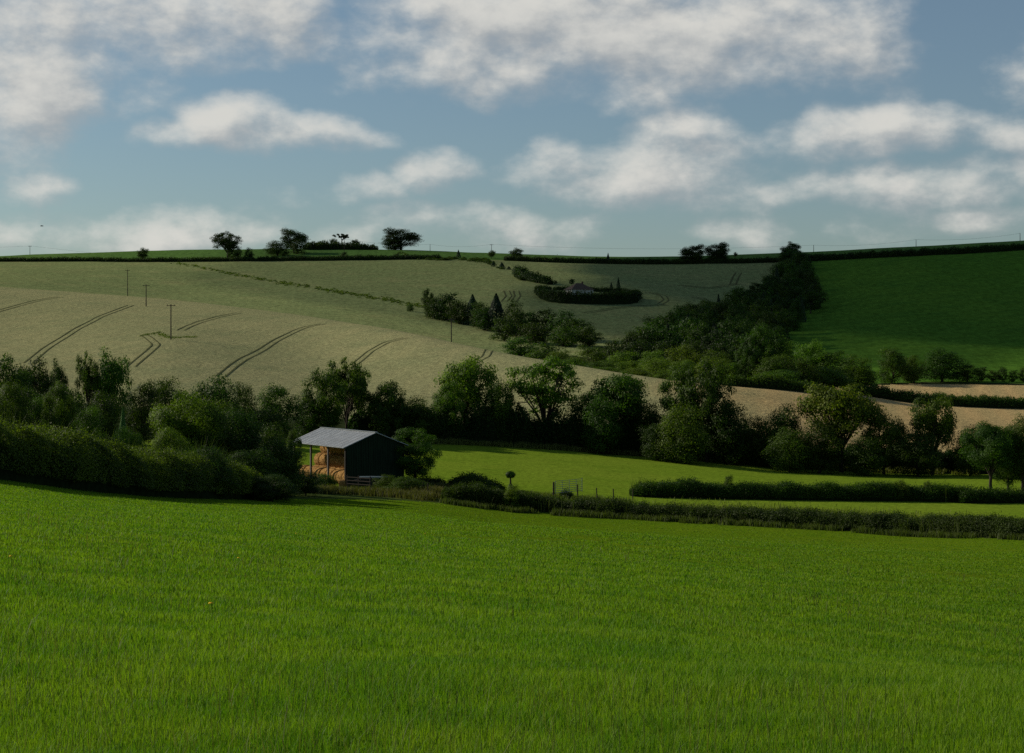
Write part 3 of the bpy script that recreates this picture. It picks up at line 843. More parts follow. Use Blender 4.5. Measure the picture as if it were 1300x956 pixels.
# ---------------------------------------------------------------- tree belt in the valley
tree('bush', 305, 252, 488, 46, 'dark leafy tree left of the belt, behind the broad bush', (.7, .75, .6))
tree('bush', 350, 256, 491, 64, 'rounded dark tree second in the belt, left of the bright tree', (.7, .78, .6))
tree('bush', 395, 262, 498, 50, 'dark shrub tree under the left side of the bright tree', (.7, .75, .6))
tree('bush', 330, 240, 520, 60, 'low dark shrub at the left end of the belt', DK)
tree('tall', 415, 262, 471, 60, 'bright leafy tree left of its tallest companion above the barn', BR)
tree('airy', 440, 266, 457, 58, 'tallest feathery tree in the belt above the barn roof', (1.2, 1.25, 1), v=1)
tree('airy', 458, 270, 464, 26, 'sparse twiggy pale tree on the right of the feathery tree', (1.3, 1.15, .9), v=2)
tree('tall', 488, 264, 486, 56, 'dark pointed-crown tree directly above the barn gable', (.5, .58, .55))
tree('bush', 530, 268, 505, 56, 'low dark tree left of the first bright oak', (.75, .85, .7))
tree('bush', 560, 276, 503, 44, 'dark shrub tree beneath the first bright oak', (.6, .68, .6))
tree('oak', 590, 279, 456, 80, 'first bright green oak with full rounded crown in the belt', (1.35, 1.4, 1.1), v=0)
tree('tall', 570, 272, 487, 44, 'leafy bright tree clinging to the left of the first oak', (1.2, 1.3, 1))
tree('round', 635, 274, 486, 44, 'dark narrow tree between the two bright oaks', (.75, .85, .65))
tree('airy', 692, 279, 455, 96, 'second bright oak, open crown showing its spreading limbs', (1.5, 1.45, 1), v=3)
tree('bush', 660, 282, 520, 46, 'low dark shrub left of the open-crowned oak trunk', DK)
tree('bush', 742, 276, 503, 54, 'dark leafy tree right of the open-crowned oak', (.75, .8, .65))
tree('oak', 785, 275, 477, 84, 'wide dark oak in the middle of the belt', (.9, .95, .8), v=1)
tree('bush', 765, 270, 505, 56, 'lower leafy mass beneath the wide dark oak', (.7, .8, .65))
tree('bush', 826, 274, 512, 52, 'dark bushy tree right of the wide dark oak', (.65, .7, .6))
tree('tall', 866, 271, 469, 60, 'green tree left of the tallest dark tree', (1.0, 1.1, .9))
tree('tall', 898, 268, 461, 70, 'tallest dark layered tree right of centre in the belt', (.55, .62, .55), v=2)
tree('bush', 866, 262, 516, 74, 'olive-toned bush at the foot of the tallest dark tree', (1.0, .95, .8))
tree('bush', 925, 266, 512, 60, 'dark bushy tree right of the tallest dark tree', (.6, .66, .6))
tree('bush', 835, 264, 540, 50, 'low dark bush below the belt near its middle', DK)
tree('bush', 962, 266, 531, 48, 'low bush in front of the golden wheat corner', (.7, .72, .6))
tree('bush', 996, 264, 516, 56, 'soft dark green shrub below the golden wheat', (.8, .82, .7))
tree('bush', 1002, 258, 545, 60, 'rounded lower shrub on the pasture edge below golden wheat', (.8, .85, .75))
tree('oak', 1068, 262, 490, 100, 'golden-lit oak rising in front of the golden wheat', GOLD_LIT, v=2)  # golden sunlight is put into the leaf tint
tree('bush', 1040, 258, 537, 60, 'dark bush beneath the golden-lit oak', (.8, .8, .65))
tree('round', 1122, 260, 520, 58, 'rounded tree immediately right of the golden-lit oak', (1.0, .95, .7))
tree('bush', 1100, 256, 555, 60, 'low leafy bush right of the golden-lit oak trunk', (.8, .85, .7))
tree('oak', 1184, 260, 505, 62, 'smaller oak standing against the golden field near right', (1.0, 1.0, .75), v=3)
tree('bush', 1165, 256, 548, 70, 'dark bush beneath the smaller right oak', (.65, .7, .6))
tree('bush', 1232, 258, 543, 52, 'dark twiggy bush left of the lone edge trees', (.6, .6, .5))
tree('oak', 1258, 203, 539, 72, 'lone multi-stemmed field tree near the right edge', (.95, 1.05, .95), base=626, v=0, dens='near')
tree('round', 1298, 205, 533, 66, 'pale field tree cut by the right frame edge', (.95, 1.05, .95), base=627, v=1, dens='near')
tree('tall', 1280, 207, 546, 50, 'slender stemmed tree between the two right edge trees', (.85, .95, .85), base=627, v=2, dens='near')
tree('bush', 1300, 250, 570, 90, 'dark shrub behind the lone edge trees', (.5, .5, .5))
# near the barn
tree('tall', 527, 190, 545, 66, 'small round tree against the dark barn gable', (.7, .78, .62), base=612, dens='near', v=3)
tree('bush', 517, 178, 606, 52, 'low tangled bush right of the barn corner', (.7, .75, .6))
tree('bush', 490, 180, 603, 32, 'weedy bush beneath the barn gable wall', (.8, .85, .6))
tree('bush', 412, 180, 602, 34, 'nettle bush at the foot of the middle barn post', (1.0, 1.0, .8))
tree('bush', 650, 170, 616, 24, 'pale leafy shrub growing out of the near hedge below the topiary', (1.5, 1.5, 1.2))
tree('bush', 640, 176, 622, 50, 'dark bushy swelling in the near hedge left of the gate', (.6, .65, .6))
tree('bush', 925, 194, 604, 16, 'wispy seedling poking above the second hedge', (1.1, 1.1, .8))
tree('bush', 1143, 196, 610, 24, 'spiky young bush poking above the second hedge', (1, 1, .8))
tree('bush', 1178, 197, 611, 14, 'tiny bush on top of the second hedge, right', (1, 1, .8))
# lit scrub filling the valley beyond the spur
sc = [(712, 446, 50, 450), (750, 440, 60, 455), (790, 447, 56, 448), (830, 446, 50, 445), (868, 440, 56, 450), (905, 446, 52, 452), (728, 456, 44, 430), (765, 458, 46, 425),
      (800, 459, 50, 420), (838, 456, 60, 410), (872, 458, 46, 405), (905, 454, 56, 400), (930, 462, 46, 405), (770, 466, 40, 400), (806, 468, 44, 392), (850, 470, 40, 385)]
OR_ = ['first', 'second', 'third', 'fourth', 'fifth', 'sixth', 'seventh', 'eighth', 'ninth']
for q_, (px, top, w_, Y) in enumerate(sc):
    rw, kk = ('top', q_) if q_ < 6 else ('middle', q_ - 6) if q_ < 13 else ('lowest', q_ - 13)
    tree('bush', px, Y, top, w_, f'sunlit olive thicket bush behind the wheat spur, {OR_[kk]} from left in the {rw} row', (1.35, 1.3, .95), 'sunlit bushes filling the valley behind the wheat spur', v=TR.randrange(4), dens='mid')  # raised tint puts sunlight into the leaf colour
tree('tall', 962, 402, 413, 46, 'tall dark ivy-clad tree standing out of the valley thicket', (.5, .58, .55), dens='mid')
tree('tall', 950, 398, 440, 34, 'dark tree leaning against the tall ivy-clad tree', (.6, .68, .6), dens='mid')
tree('round', 990, 405, 431, 44, 'bright green round tree right of the tall ivy-clad tree', (1.2, 1.4, 1), dens='mid')
tree('round', 1032, 412, 434, 50, 'bright green round tree second right of the ivy-clad tree', (1.2, 1.4, 1), dens='mid')
for i, (px, top, w_, Y) in enumerate([(985, 452, 60, 392), (1015, 456, 50, 395), (1050, 447, 60, 410), (1085, 452, 56, 425), (1045, 466, 70, 400), (990, 470, 60, 385), (1090, 466, 50, 425)]):
    tree('bush', px, Y, top, w_, 'dull green thicket bush right of the ivy-clad tree, ' + ['upper first from left', 'upper second from left', 'upper third from left', 'upper rightmost', 'lower middle', 'lowest left', 'lowest right'][i], (.95, 1.0, .8), 'bushes in the thicket right of the tall tree', dens='mid')
for (px, top, w_, Y, lb) in [(1132, 443, 40, 468, 'dark round tree at left of the row under the green hill'), (1160, 452, 34, 472, 'dark lower tree second in the row under the green hill'),
                             (1196, 444, 48, 478, 'broad dark tree third in the row under the green hill'), (1228, 463, 30, 480, 'small dark tree fourth in the row under the green hill')]:
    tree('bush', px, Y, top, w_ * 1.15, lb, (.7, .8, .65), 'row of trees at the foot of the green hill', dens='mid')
for i, px in enumerate((1246, 1260, 1272, 1286, 1300, 1316)):
    tree('bush', px, 482, 466 + (i % 2) * 4, 17, f'small round dark bush right of the tree row under the hill, {OR_[i]} from left', (.55, .62, .6), 'round bushes along the foot of the green hill', dens='far')
# shaded wood
WG = 'trees of the shaded wood climbing the valley'
r_ = random.Random(3)
wl = [(933, 352), (950, 350)]
def in_wood(px, Y):
    lo = np.interp(Y, [548, 600, 650, 690, 735, 785, 820, 880, 930], [805, 828, 856, 886, 926, 955, 977, 993, 1002])
    hi = np.interp(Y, [548, 650, 700, 735, 770, 800, 850, 930], [985, 998, 1020, 1036, 1042, 1042, 1032, 1011])
    return lo, hi
for Y in np.linspace(548, 925, 17):
    lo, hi = in_wood(0, Y)
    nn = max(3, int((hi - lo) / 17))
    for q in range(nn):
        px = lo + (hi - lo) * (q + .5) / nn + r_.uniform(-5, 5); YY = Y + r_.uniform(-12, 12)
        H = r_.uniform(9, 13.5) * float(np.interp(YY, [820, 930], [1, .62])); g = pos(px, YY)
        top = HY - F * (g[2] + H) / YY
        k = r_.choice(['round', 'bush', 'bush', 'bush', 'tall', 'bush', 'conifer'])
        wpx = r_.uniform(8, 12) / YY * F * (1 if k != 'conifer' else .6)
        tree(k, px, YY, top, wpx, {'conifer': 'narrow pointed conifer inside the dense shaded wood climbing to the ridge'}.get(k, ('dark rounded tree in the lower part of' if YY < 680 else 'dark rounded tree in the middle of' if YY < 810 else 'dark rounded tree near the ridge end of') + ' the dense shaded wood'), (.50, .62, .55) if k != 'conifer' else (1, 1, 1.1), WG, cat='tree', dens='far')  # dark tint puts cloud shade into the leaf colour
for i, (px, top, w_, Y) in enumerate([(800, 421, 34, 540), (825, 417, 40, 545), (852, 420, 40, 540), (880, 418, 44, 530), (905, 420, 40, 525), (930, 424, 44, 520), (812, 432, 40, 500), (845, 434, 44, 495), (880, 436, 40, 490), (915, 436, 40, 485), (945, 432, 40, 490), (778, 432, 30, 500)]):
    tree('bush', px, Y, top, w_, f'dark shaded bush at the wood foot, ' + (f'{OR_[i]} from left in the upper row' if i < 6 else f'{OR_[i - 6]} in the lower row' if i < 11 else 'lone one furthest left'), (.40, .5, .5), 'bushes at the foot of the shaded wood', dens='far')  # shade on these foot bushes is deepened by their dark leaf tint
# copse left of the wood
for (k, px, top, w_, Y, lb) in [('tall', 543, 367, 18, 700, 'upright dark tree at the left tip of the mid-hill copse'), ('bush', 566, 373, 44, 690, 'broad domed dark tree in the mid-hill copse'),
        ('conifer', 600, 374, 34, 680, 'cone-shaped dark tree in the middle of the mid-hill copse'), ('conifer', 630, 373, 40, 660, 'taller cone-shaped dark tree in the mid-hill copse'),
        ('bush', 652, 382, 30, 655, 'rounded tree right of the taller cone-shaped tree'), ('bush', 552, 378, 34, 695, 'dark bush under the upright tree at the left of the copse'), ('bush', 610, 384, 34, 672, 'dark bush tucked between cone-shaped tree and domed tree'), ('bush', 670, 396, 36, 640, 'dark bush closing the gap between copse and lower clump'), ('bush', 583, 382, 36, 680, 'low dark bush filling the mid-hill copse'),
        ('bush', 616, 392, 34, 660, 'low dark bush between the two cone-shaped trees'), ('bush', 655, 396, 40, 640, 'bush linking the copse to the lower clump'),
        ('bush', 692, 393, 40, 640, 'domed dark tree at the left of the lower clump'), ('bush', 716, 395, 40, 630, 'domed dark tree in the middle of the lower clump'),
        ('bush', 738, 405, 40, 620, 'sloping dark tree on the right of the lower clump'), ('bush', 748, 415, 36, 600, 'lowest dark tree at the right tip of the lower clump'),
        ('bush', 680, 410, 50, 610, 'dark bush under the left of the lower clump'), ('bush', 715, 416, 50, 600, 'dark bush under the middle of the lower clump'),
        ('bush', 521, 386, 10, 720, 'small isolated bush left of the mid-hill copse'), ('bush', 640, 404, 40, 620, 'green-tinged bush below the taller cone-shaped tree')]:
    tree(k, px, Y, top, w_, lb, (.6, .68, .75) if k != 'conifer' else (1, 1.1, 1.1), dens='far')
tree('bush', 660, 560, 428, 50, 'lit green bush behind the wheat crest, left one', (1.1, 1.2, .9), dens='far')
tree('bush', 690, 530, 436, 56, 'lit green bush behind the wheat crest, right one', (1.1, 1.2, .9), dens='far')
# scattered trees along the boundary above the house
for (k, px, top, w_, Y, lb) in [('conifer', 626, 331, 8, 935, 'slim dark conifer, left of three on the boundary above the house'), ('conifer', 637, 333, 12, 925, 'dark conifer, middle of three on the boundary above the house'),
        ('conifer', 646, 338, 8, 915, 'small dark conifer, right of three on the boundary above the house'), ('tall', 690, 350, 7, 850, 'small upright tree with square crown left of the house'),
        ('tall', 705, 356, 6, 845, 'thin sapling left of the house roof'), ('tall', 726, 354, 8, 842, 'thin tree rising behind the house roof'),
        ('conifer', 776, 358, 8, 815, 'shorter dark conifer right of the house'), ('conifer', 785, 352, 8, 818, 'taller dark conifer right of the house'),
        ('bush', 812, 378, 10, 790, 'low bush at the right end of the house hedge'), ('bush', 663, 352, 14, 860, 'dark bush on the hedge stepping down to the house'),
        ('bush', 565, 327, 14, 985, 'rough green bush right of the skyline oak field'), ('conifer', 582, 317, 9, 1000, 'wispy light tree on the rough strip below the skyline')]:
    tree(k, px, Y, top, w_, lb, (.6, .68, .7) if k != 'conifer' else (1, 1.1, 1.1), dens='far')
# skyline trees
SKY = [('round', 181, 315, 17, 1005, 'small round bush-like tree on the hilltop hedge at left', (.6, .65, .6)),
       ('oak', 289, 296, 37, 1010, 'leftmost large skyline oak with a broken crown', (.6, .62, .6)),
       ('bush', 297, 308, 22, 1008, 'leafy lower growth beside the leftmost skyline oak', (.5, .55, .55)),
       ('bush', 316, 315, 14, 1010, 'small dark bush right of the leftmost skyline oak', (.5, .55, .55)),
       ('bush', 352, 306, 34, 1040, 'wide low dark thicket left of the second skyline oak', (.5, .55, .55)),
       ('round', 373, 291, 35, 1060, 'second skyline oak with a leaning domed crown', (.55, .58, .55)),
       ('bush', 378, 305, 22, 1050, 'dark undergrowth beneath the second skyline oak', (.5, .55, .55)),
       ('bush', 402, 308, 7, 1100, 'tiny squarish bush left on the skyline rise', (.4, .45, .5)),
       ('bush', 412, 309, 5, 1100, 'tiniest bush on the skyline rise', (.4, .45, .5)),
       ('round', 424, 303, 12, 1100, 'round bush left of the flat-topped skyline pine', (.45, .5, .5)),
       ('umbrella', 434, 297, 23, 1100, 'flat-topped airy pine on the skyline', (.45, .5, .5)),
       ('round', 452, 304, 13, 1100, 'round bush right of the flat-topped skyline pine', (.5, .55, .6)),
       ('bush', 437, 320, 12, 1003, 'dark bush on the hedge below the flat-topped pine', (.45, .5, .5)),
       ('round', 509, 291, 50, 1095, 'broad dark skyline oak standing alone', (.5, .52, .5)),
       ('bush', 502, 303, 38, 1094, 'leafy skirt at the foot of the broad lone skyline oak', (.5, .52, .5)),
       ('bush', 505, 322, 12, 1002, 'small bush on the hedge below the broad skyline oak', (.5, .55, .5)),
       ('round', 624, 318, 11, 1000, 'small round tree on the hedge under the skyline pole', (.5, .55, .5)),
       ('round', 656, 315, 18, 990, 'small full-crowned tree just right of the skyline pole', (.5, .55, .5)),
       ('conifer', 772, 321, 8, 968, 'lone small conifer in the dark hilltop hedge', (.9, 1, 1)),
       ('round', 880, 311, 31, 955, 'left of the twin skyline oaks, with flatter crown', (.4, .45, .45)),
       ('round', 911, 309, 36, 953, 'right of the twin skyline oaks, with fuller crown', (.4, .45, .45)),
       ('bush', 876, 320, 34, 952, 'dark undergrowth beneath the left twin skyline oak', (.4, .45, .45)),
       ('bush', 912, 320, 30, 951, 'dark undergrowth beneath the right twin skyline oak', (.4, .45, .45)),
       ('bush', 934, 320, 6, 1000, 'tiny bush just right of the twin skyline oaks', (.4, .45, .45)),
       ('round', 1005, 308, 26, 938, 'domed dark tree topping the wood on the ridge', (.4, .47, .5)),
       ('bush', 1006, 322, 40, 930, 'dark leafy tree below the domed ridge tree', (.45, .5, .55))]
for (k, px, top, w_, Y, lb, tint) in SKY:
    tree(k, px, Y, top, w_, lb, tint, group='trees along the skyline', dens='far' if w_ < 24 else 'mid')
# rough strips between the far fields: scrub too fine to count
def scrub(name, label, pts, spread, n, h, leaf, tint, seed):
    r = np.random.default_rng(seed)
    w0 = []
    for (px, py, ymin) in pts:
        Y = hit(px, py, ymin); w0.append(((px - 650) / F * Y, Y))
    w0 = np.array(w0); k = np.arange(len(w0))
    nc = 90 if h > .5 else 300
    t = r.random(nc) * (len(w0) - 1)
    cx = np.interp(t, k, w0[:, 0]); cy = np.interp(t, k, w0[:, 1]) + r.normal(size=nc) * spread
    rad = r.uniform(.5, 1.7, nc) * h
    idx = r.integers(0, nc, n)
    D = sph(n, r); D[:, 2] = np.abs(D[:, 2])
    x = cx[idx] + D[:, 0] * rad[idx] * 1.6; y = cy[idx] + D[:, 1] * rad[idx] * 1.6
    z = ground(x, y) + D[:, 2] * rad[idx] * r.random(n) ** .3
    Nn = D + r.normal(size=(n, 3)) * .5; Nn /= np.linalg.norm(Nn, axis=1)[:, None]
    V, Q = leaf_quads(np.stack([x, y, z], 1), Nn, leaf, leaf * .7, r)
    o = add_obj(name, mesh_np(name, V, Q, M['leaf'])); o.color = (*tint, 1)
    tag(o, label, 'scrub', kind='stuff')
scrub('scrub', 'rough scrubby field margin running diagonally down the far hill', [(215, 333, 700), (285, 346, 700), (350, 358, 700), (420, 369, 650), (480, 379, 650), (545, 391, 600)], 4, 9000, .45, .5, (1.5, 1.35, 1.2), 41)
scrub('scrub', 'rough green scrub strip between hilltop hedge and centre field', [(505, 326, 900), (540, 329, 900), (580, 329, 900), (615, 331, 900), (640, 343, 800)], 7, 9000, 1.0, .7, (.8, .85, .8), 42)
scrub('scrub', 'weed patch in the wheat around the foot of the nearest pole', [(180, 426, 300), (200, 423, 300), (217, 429, 300), (250, 428, 300)], 2.0, 1500, .18, .25, (1.3, 1.1, 1.0), 43)

# long grass along the edges
tufts('long_grass', 'long seeding grass along the foot of the near right hedge', [(560, K4(560)), (800, K4(800)), (1050, K4(1050)), (1350, K4(1350))], .5, 16000, .55, .05, M['drygrass'], 51, (.32, .48, .25))
tufts('long_grass', 'sparse tall shoots standing out of the near right hedge', [(570, K4(570) + 2), (800, K4(800) + 2), (1050, K4(1050) + 2), (1350, K4(1350) + 2)], .6, 1800, 1.6, .05, M['drygrass'], 61, (.4, .6, .3))
tufts('long_grass', 'sparse tall shoots standing out of the upper right hedge', [(800, K5(800) + 2), (950, K5(950)), (1160, K5(1160)), (1300, K5(1300))], .6, 1500, 1.9, .05, M['drygrass'], 62, (.35, .5, .28))
tufts('long_grass', 'sparse tall shoots along the top of the left hedge', [(-100, K4(-100) + 2), (60, K4(60) + 2.2), (200, K4(200) + 2.6), (300, K4(300) + 3)], 1.0, 3000, 3.4, .04, M['drygrass'], 63, (.4, .65, .3))
tufts('long_grass', 'tawny rough grass between the barn and the bramble hedge', [(530, 180), (560, 180), (572, 183)], 3.2, 9000, .8, .05, M['drygrass'], 52, (.62, .62, .55))
tufts('long_grass', 'rough grass fringe along the left hedge foot', [(-100, K4(-100)), (60, K4(60)), (200, K4(200)), (320, K4(320))], .4, 16000, .5, .04, M['drygrass'], 53, (.32, .48, .25))
tufts('long_grass', 'pale long grass on the far edge of the middle pasture', [(545, K6(545) - 1), (700, K6(700) - 1), (860, K6(860) - 1), (1000, K6(1000) - 1), (1240, K6(1240) - 1)], .7, 20000, .8, .09, M['drygrass'], 54, (.6, .75, .45))
tufts('long_grass', 'weedy grass in front of the barn and gable', [(395, 172), (440, 174), (500, 173), (545, 172)], 1.5, 12000, .7, .05, M['drygrass'], 55, (.5, .6, .4))
tufts('long_grass', 'rough grass on top of the strip between the two hedges', [(860, K4(860) + 12), (1000, K4(1000) + 14), (1300, K4(1300) + 20)], 5, 22000, .35, .06, M['drygrass'], 56, (.55, .75, .35))
tufts('long_grass', 'rough grass behind the gate and fence posts', [(655, 186), (720, 184), (800, 184)], 1.2, 8000, .5, .05, M['drygrass'], 57, (.6, .8, .4))

# ---------------------------------------------------------------- barn
B0 = pos(439, 185); B0[2] = -15.75
U = np.array([-.56, .83, 0]); U /= np.linalg.norm(U); Wv = np.array([-U[1] * -1, -U[0], 0]); Wv = np.array([U[1], -U[0], 0]); Zv = np.array([0, 0, 1.])
BL, BW, BE, BRI = 12.4, 7.3, 4.35, 1.38
barn = bpy.data.objects.new('barn', None); COL.objects.link(barn); barn.location = B0
barn.rotation_euler = (0, 0, math.atan2(U[1], U[0]))         # local x along the barn, local -y across it
tag(barn, 'open-fronted green field barn with pale metal roof, sheltering straw bales', 'barn')
# local frame: x = U ; y = rotate90(U) = (-U.y, U.x) = -Wv  -> across = -y
def bl(u, w_, z): return (u, -w_, z)
def slope_z(w_): return BE + BRI * (1 - abs(w_ - BW / 2) / (BW / 2))
m = MB()
m.poly([bl(0, 0, -.3), bl(0, BW, -.3), bl(0, BW, BE - .05), bl(0, BW / 2, BE + BRI - .08), bl(0, 0, BE - .05)])
m.poly([bl(.06, 0, -.3), bl(.06, 0, BE - .05), bl(.06, BW / 2, BE + BRI - .08), bl(.06, BW, BE - .05), bl(.06, BW, -.3)])
for q in np.arange(.15, BW, .3):                           # cladding ribs
    m.quadbox(bl(-.02, q, (slope_z(q) - .4) / 2), (.02, 0, 0), (0, .05, 0), (0, 0, (slope_z(q) - .2) / 2))
o = add_obj('wall', m.mesh('gable_wall', M['barnwall']), barn); tag(o, label='dark green clad gable wall')
m = MB()
m.quadbox(bl(BL / 2, BW, BE * .68), (BL / 2, 0, 0), (0, .03, 0), (0, 0, BE * .30))
o = add_obj('wall', m.mesh('rear_wall', M['barnwall']), barn); tag(o, label='rear cladding high on the back side')
for sgn, wl0, wl1 in ((0, -.45, BW / 2), (1, BW / 2, BW + .45)):
    m = MB(); u0, u1 = -.28, BL + .28
    z0, z1 = slope_z(wl0) if sgn == 0 else BE + BRI, BE + BRI if sgn == 0 else slope_z(wl1)
    if sgn == 0: z0 = BE - BRI * .45 / (BW / 2)
    else: z1 = BE - BRI * .45 / (BW / 2)
    c = np.array([(u0 + u1) / 2, -(wl0 + wl1) / 2, (z0 + z1) / 2]); ay = np.array([0, -(wl1 - wl0) / 2, (z1 - z0) / 2])
    nrm = np.cross(ay, (1, 0, 0)); nrm /= np.linalg.norm(nrm); nrm *= np.sign(nrm[2])
    m.quadbox(c, ((u1 - u0) / 2, 0, 0), ay, nrm * .02)
    for q in np.arange(u0 + .1, u1, .34):
        m.quadbox(c + np.array([q - (u0 + u1) / 2, 0, 0]) + nrm * .035, (.05, 0, 0), ay * .995, nrm * .014)
    for q in np.arange(u0 + .98, u1, 1.03):                   # dark sheet laps
        m.quadbox(c + np.array([q - (u0 + u1) / 2 + .12, 0, 0]) + nrm * .032, (.085, 0, 0), ay * .99, nrm * .010, 1)
    add_obj('roof_slope', m.mesh('roof_slope', [M['roof'], M['roof_dark']]), barn)
m = MB(); m.quadbox(bl(BL / 2, BW / 2, BE + BRI + .045), (BL / 2 + .3, 0, 0), (0, .18, 0), (0, 0, .03))
add_obj('ridge_cap', m.mesh('ridge_cap', M['galv']), barn)
m = MB(); m.quadbox(bl(BL / 2, -.05, BE - .16), (BL / 2, 0, 0), (0, .05, 0), (0, 0, .12))
add_obj('eave_beam', m.mesh('eave_beam', M['steel']), barn)
for i in range(4):
    for w_ in (0, BW - .1):
        m = MB(); m.quadbox(bl(max(.1, i * BL / 3 - .05), w_ + .02, BE / 2 - .3), (.10, 0, 0), (0, .09, 0), (0, 0, BE / 2 + .05))
        add_obj('post', m.mesh('post', M['postwood'] if i == 0 else M['steel']), barn)
    m = MB()
    u = max(.14, i * BL / 3 - .05)
    for (wa, wb) in ((0, BW / 2), (BW / 2, BW)):
        m.bar(bl(u, wa, slope_z(wa) - .18), bl(u, wb, slope_z(wb) - .18), .07, n=6)
    m.bar(bl(u, 0, BE - .1), bl(u, BW, BE - .1), .05, n=6)
    add_obj('rafter', m.mesh('rafter', M['steel']), barn)
# bales
def bale_mesh(seed, rad=.78, ln=1.22):
    r = np.random.default_rng(seed)
    n, k = 30, 8; V = []; Q = []
    prof = [(-.5, .90), (-.485, .97), (-.40, 1.0), (-.13, 1.015), (.13, 1.015), (.40, 1.0), (.485, .97), (.5, .90)]
    for (x, s) in prof:
        for i in range(n):
            t = 2 * math.pi * i / n
            rr = rad * s * (1 + .02 * r.normal()) 
            V.append((x * ln + .01 * r.normal(), rr * math.cos(t), rr * math.sin(t)))
    for a in range(k - 1):
        for i in range(n):
            j = (i + 1) % n; Q.append((a * n + i, a * n + j, (a + 1) * n + j, (a + 1) * n + i))
    b = len(V); V.append((-ln * .48, 0, 0)); V.append((ln * .48, 0, 0))
    T = []
    for i in range(n):
        j = (i + 1) % n
        T.append((b, j, i)); T.append((b + 1, (k - 1) * n + i, (k - 1) * n + j))
    # loose straw
    m_ = 900; th = r.random(m_) * 2 * np.pi; xx = r.uniform(-.48, .48, m_) * ln
    P = np.stack([xx, rad * 1.02 * np.cos(th), rad * 1.02 * np.sin(th)], 1); Nn = np.stack([0 * th, np.cos(th), np.sin(th)], 1) + r.normal(size=(m_, 3)) * .5
    Nn /= np.linalg.norm(Nn, axis=1)[:, None]
    V2, Q2 = leaf_quads(P, Nn, .16, .03, r)
    return mesh_np('straw_bale', np.concatenate([np.array(V), V2]), [np.array(Q), np.array(T), Q2 + len(V)], M['straw'])
bm_ = [bale_mesh(s) for s in (1, 2, 3)]
ORD = ['first', 'second', 'third', 'fourth', 'fifth', 'sixth', 'seventh', 'eighth', 'ninth']
def bale(i, w_, z, n, where, grp, rad=.78):
    u = 1.0 + i * 1.31 + random.uniform(-.04, .04)
    if u > BL - .3: return
    p = B0 + U * u + Wv * (w_ + random.uniform(-.05, .05)) + Zv * z
    o = add_obj('straw_bale', bm_[n % 3], loc=p)
    o.rotation_euler = (random.uniform(0, 6.28), 0, math.atan2(U[1], U[0]) + random.uniform(-.05, .05))
    o.rotation_mode = 'XYZ'
    tag(o, f'round straw bale, {ORD[i]} from the gable end in the {where}', 'bale', grp)
GZ = .0
for i in range(9): bale(i, 1.15, .78, i, 'sunlit front row', 'round straw bales in the barn')
for i in range(9): bale(i, 2.75, .78, i + 1, 'second ground row', 'round straw bales in the barn')
for i in range(9): bale(i, 5.95, .78, i + 2, 'rear ground row', 'round straw bales in the barn')
for i in range(9): bale(i, 4.35, .78, i + 1, 'third ground row', 'round straw bales in the barn')
for i in range(9): bale(i, 3.1, 2.12, i + 1, 'shadowed middle tier', 'round straw bales in the barn')
for i in range(9): bale(i, 4.7, 2.12, i + 1, 'rear middle tier', 'round straw bales in the barn')
for i in range(9): bale(i, 3.9, 3.42, i + 2, 'topmost shadowed tier', 'round straw bales in the barn', .7)
# one stray bale on end by the near post
o = add_obj('straw_bale', bm_[1], loc=B0 + U * -.1 + Wv * -.5 + Zv * .35); o.scale = (.55, .55, .55)
tag(o, 'small straw bundle leaning on the near corner post of the barn', 'bale')

# feed trailer and rails under the gable wall
def low_trailer():
    p = pos(474, 183)
    p[2] = (HY - 617) / F * 183
    root = bpy.data.objects.new('farm_trailer', None); COL.objects.link(root); root.location = p; root.rotation_euler = (0, 0, R(8))
    tag(root, 'low flat farm trailer with blue-grey top parked under the barn gable', 'trailer')
    m = MB(); m.quadbox((0, 0, .95), (1.5, 0, 0), (0, .8, 0), (0, 0, .06)); add_obj('deck', m.mesh('deck', M['bluesheet']), root)
    m = MB(); m.quadbox((0, -.5, .8), (1.4, 0, 0), (0, .05, 0), (0, 0, .07)); m.quadbox((0, .5, .8), (1.4, 0, 0), (0, .05, 0), (0, 0, .07)); m.bar((-1.4, 0, .8), (-2.3, 0, .55), .05)
    add_obj('chassis', m.mesh('chassis', M['steel']), root)
    for y in (-.82, .82):
        for x in (-.35, .4):
            m = MB(); m.bar((x, y - .09, .38), (x, y + .09, .38), .36, n=18)
            add_obj('wheel', m.mesh('wheel', M['darkglass']), root)
low_trailer()
def rail_fence():
    a = pos(441, 181); b = pos(470, 179); a[2] = (HY - 618) / F * 181; b[2] = (HY - 620) / F * 179
    root = bpy.data.objects.new('rail_fence', None); COL.objects.link(root); root.location = a
    tag(root, 'short dark wooden rail fence at the near corner of the barn', 'fence')
    d = b - a
    for t in (0, .5, 1):
        m = MB(); q = d * t; m.bar(q + (0, 0, -.3), q + (0, 0, 1.25), .07); add_obj('post', m.mesh('post', M['postwood']), root)
    for z in (.35, .7, 1.05):
        m = MB(); m.quadbox(d / 2 + np.array([0, -.09, z]), d / 2 * 1.03, (0, .02, 0), (0, 0, .05)); add_obj('rail', m.mesh('rail', M['postwood']), root)
rail_fence()

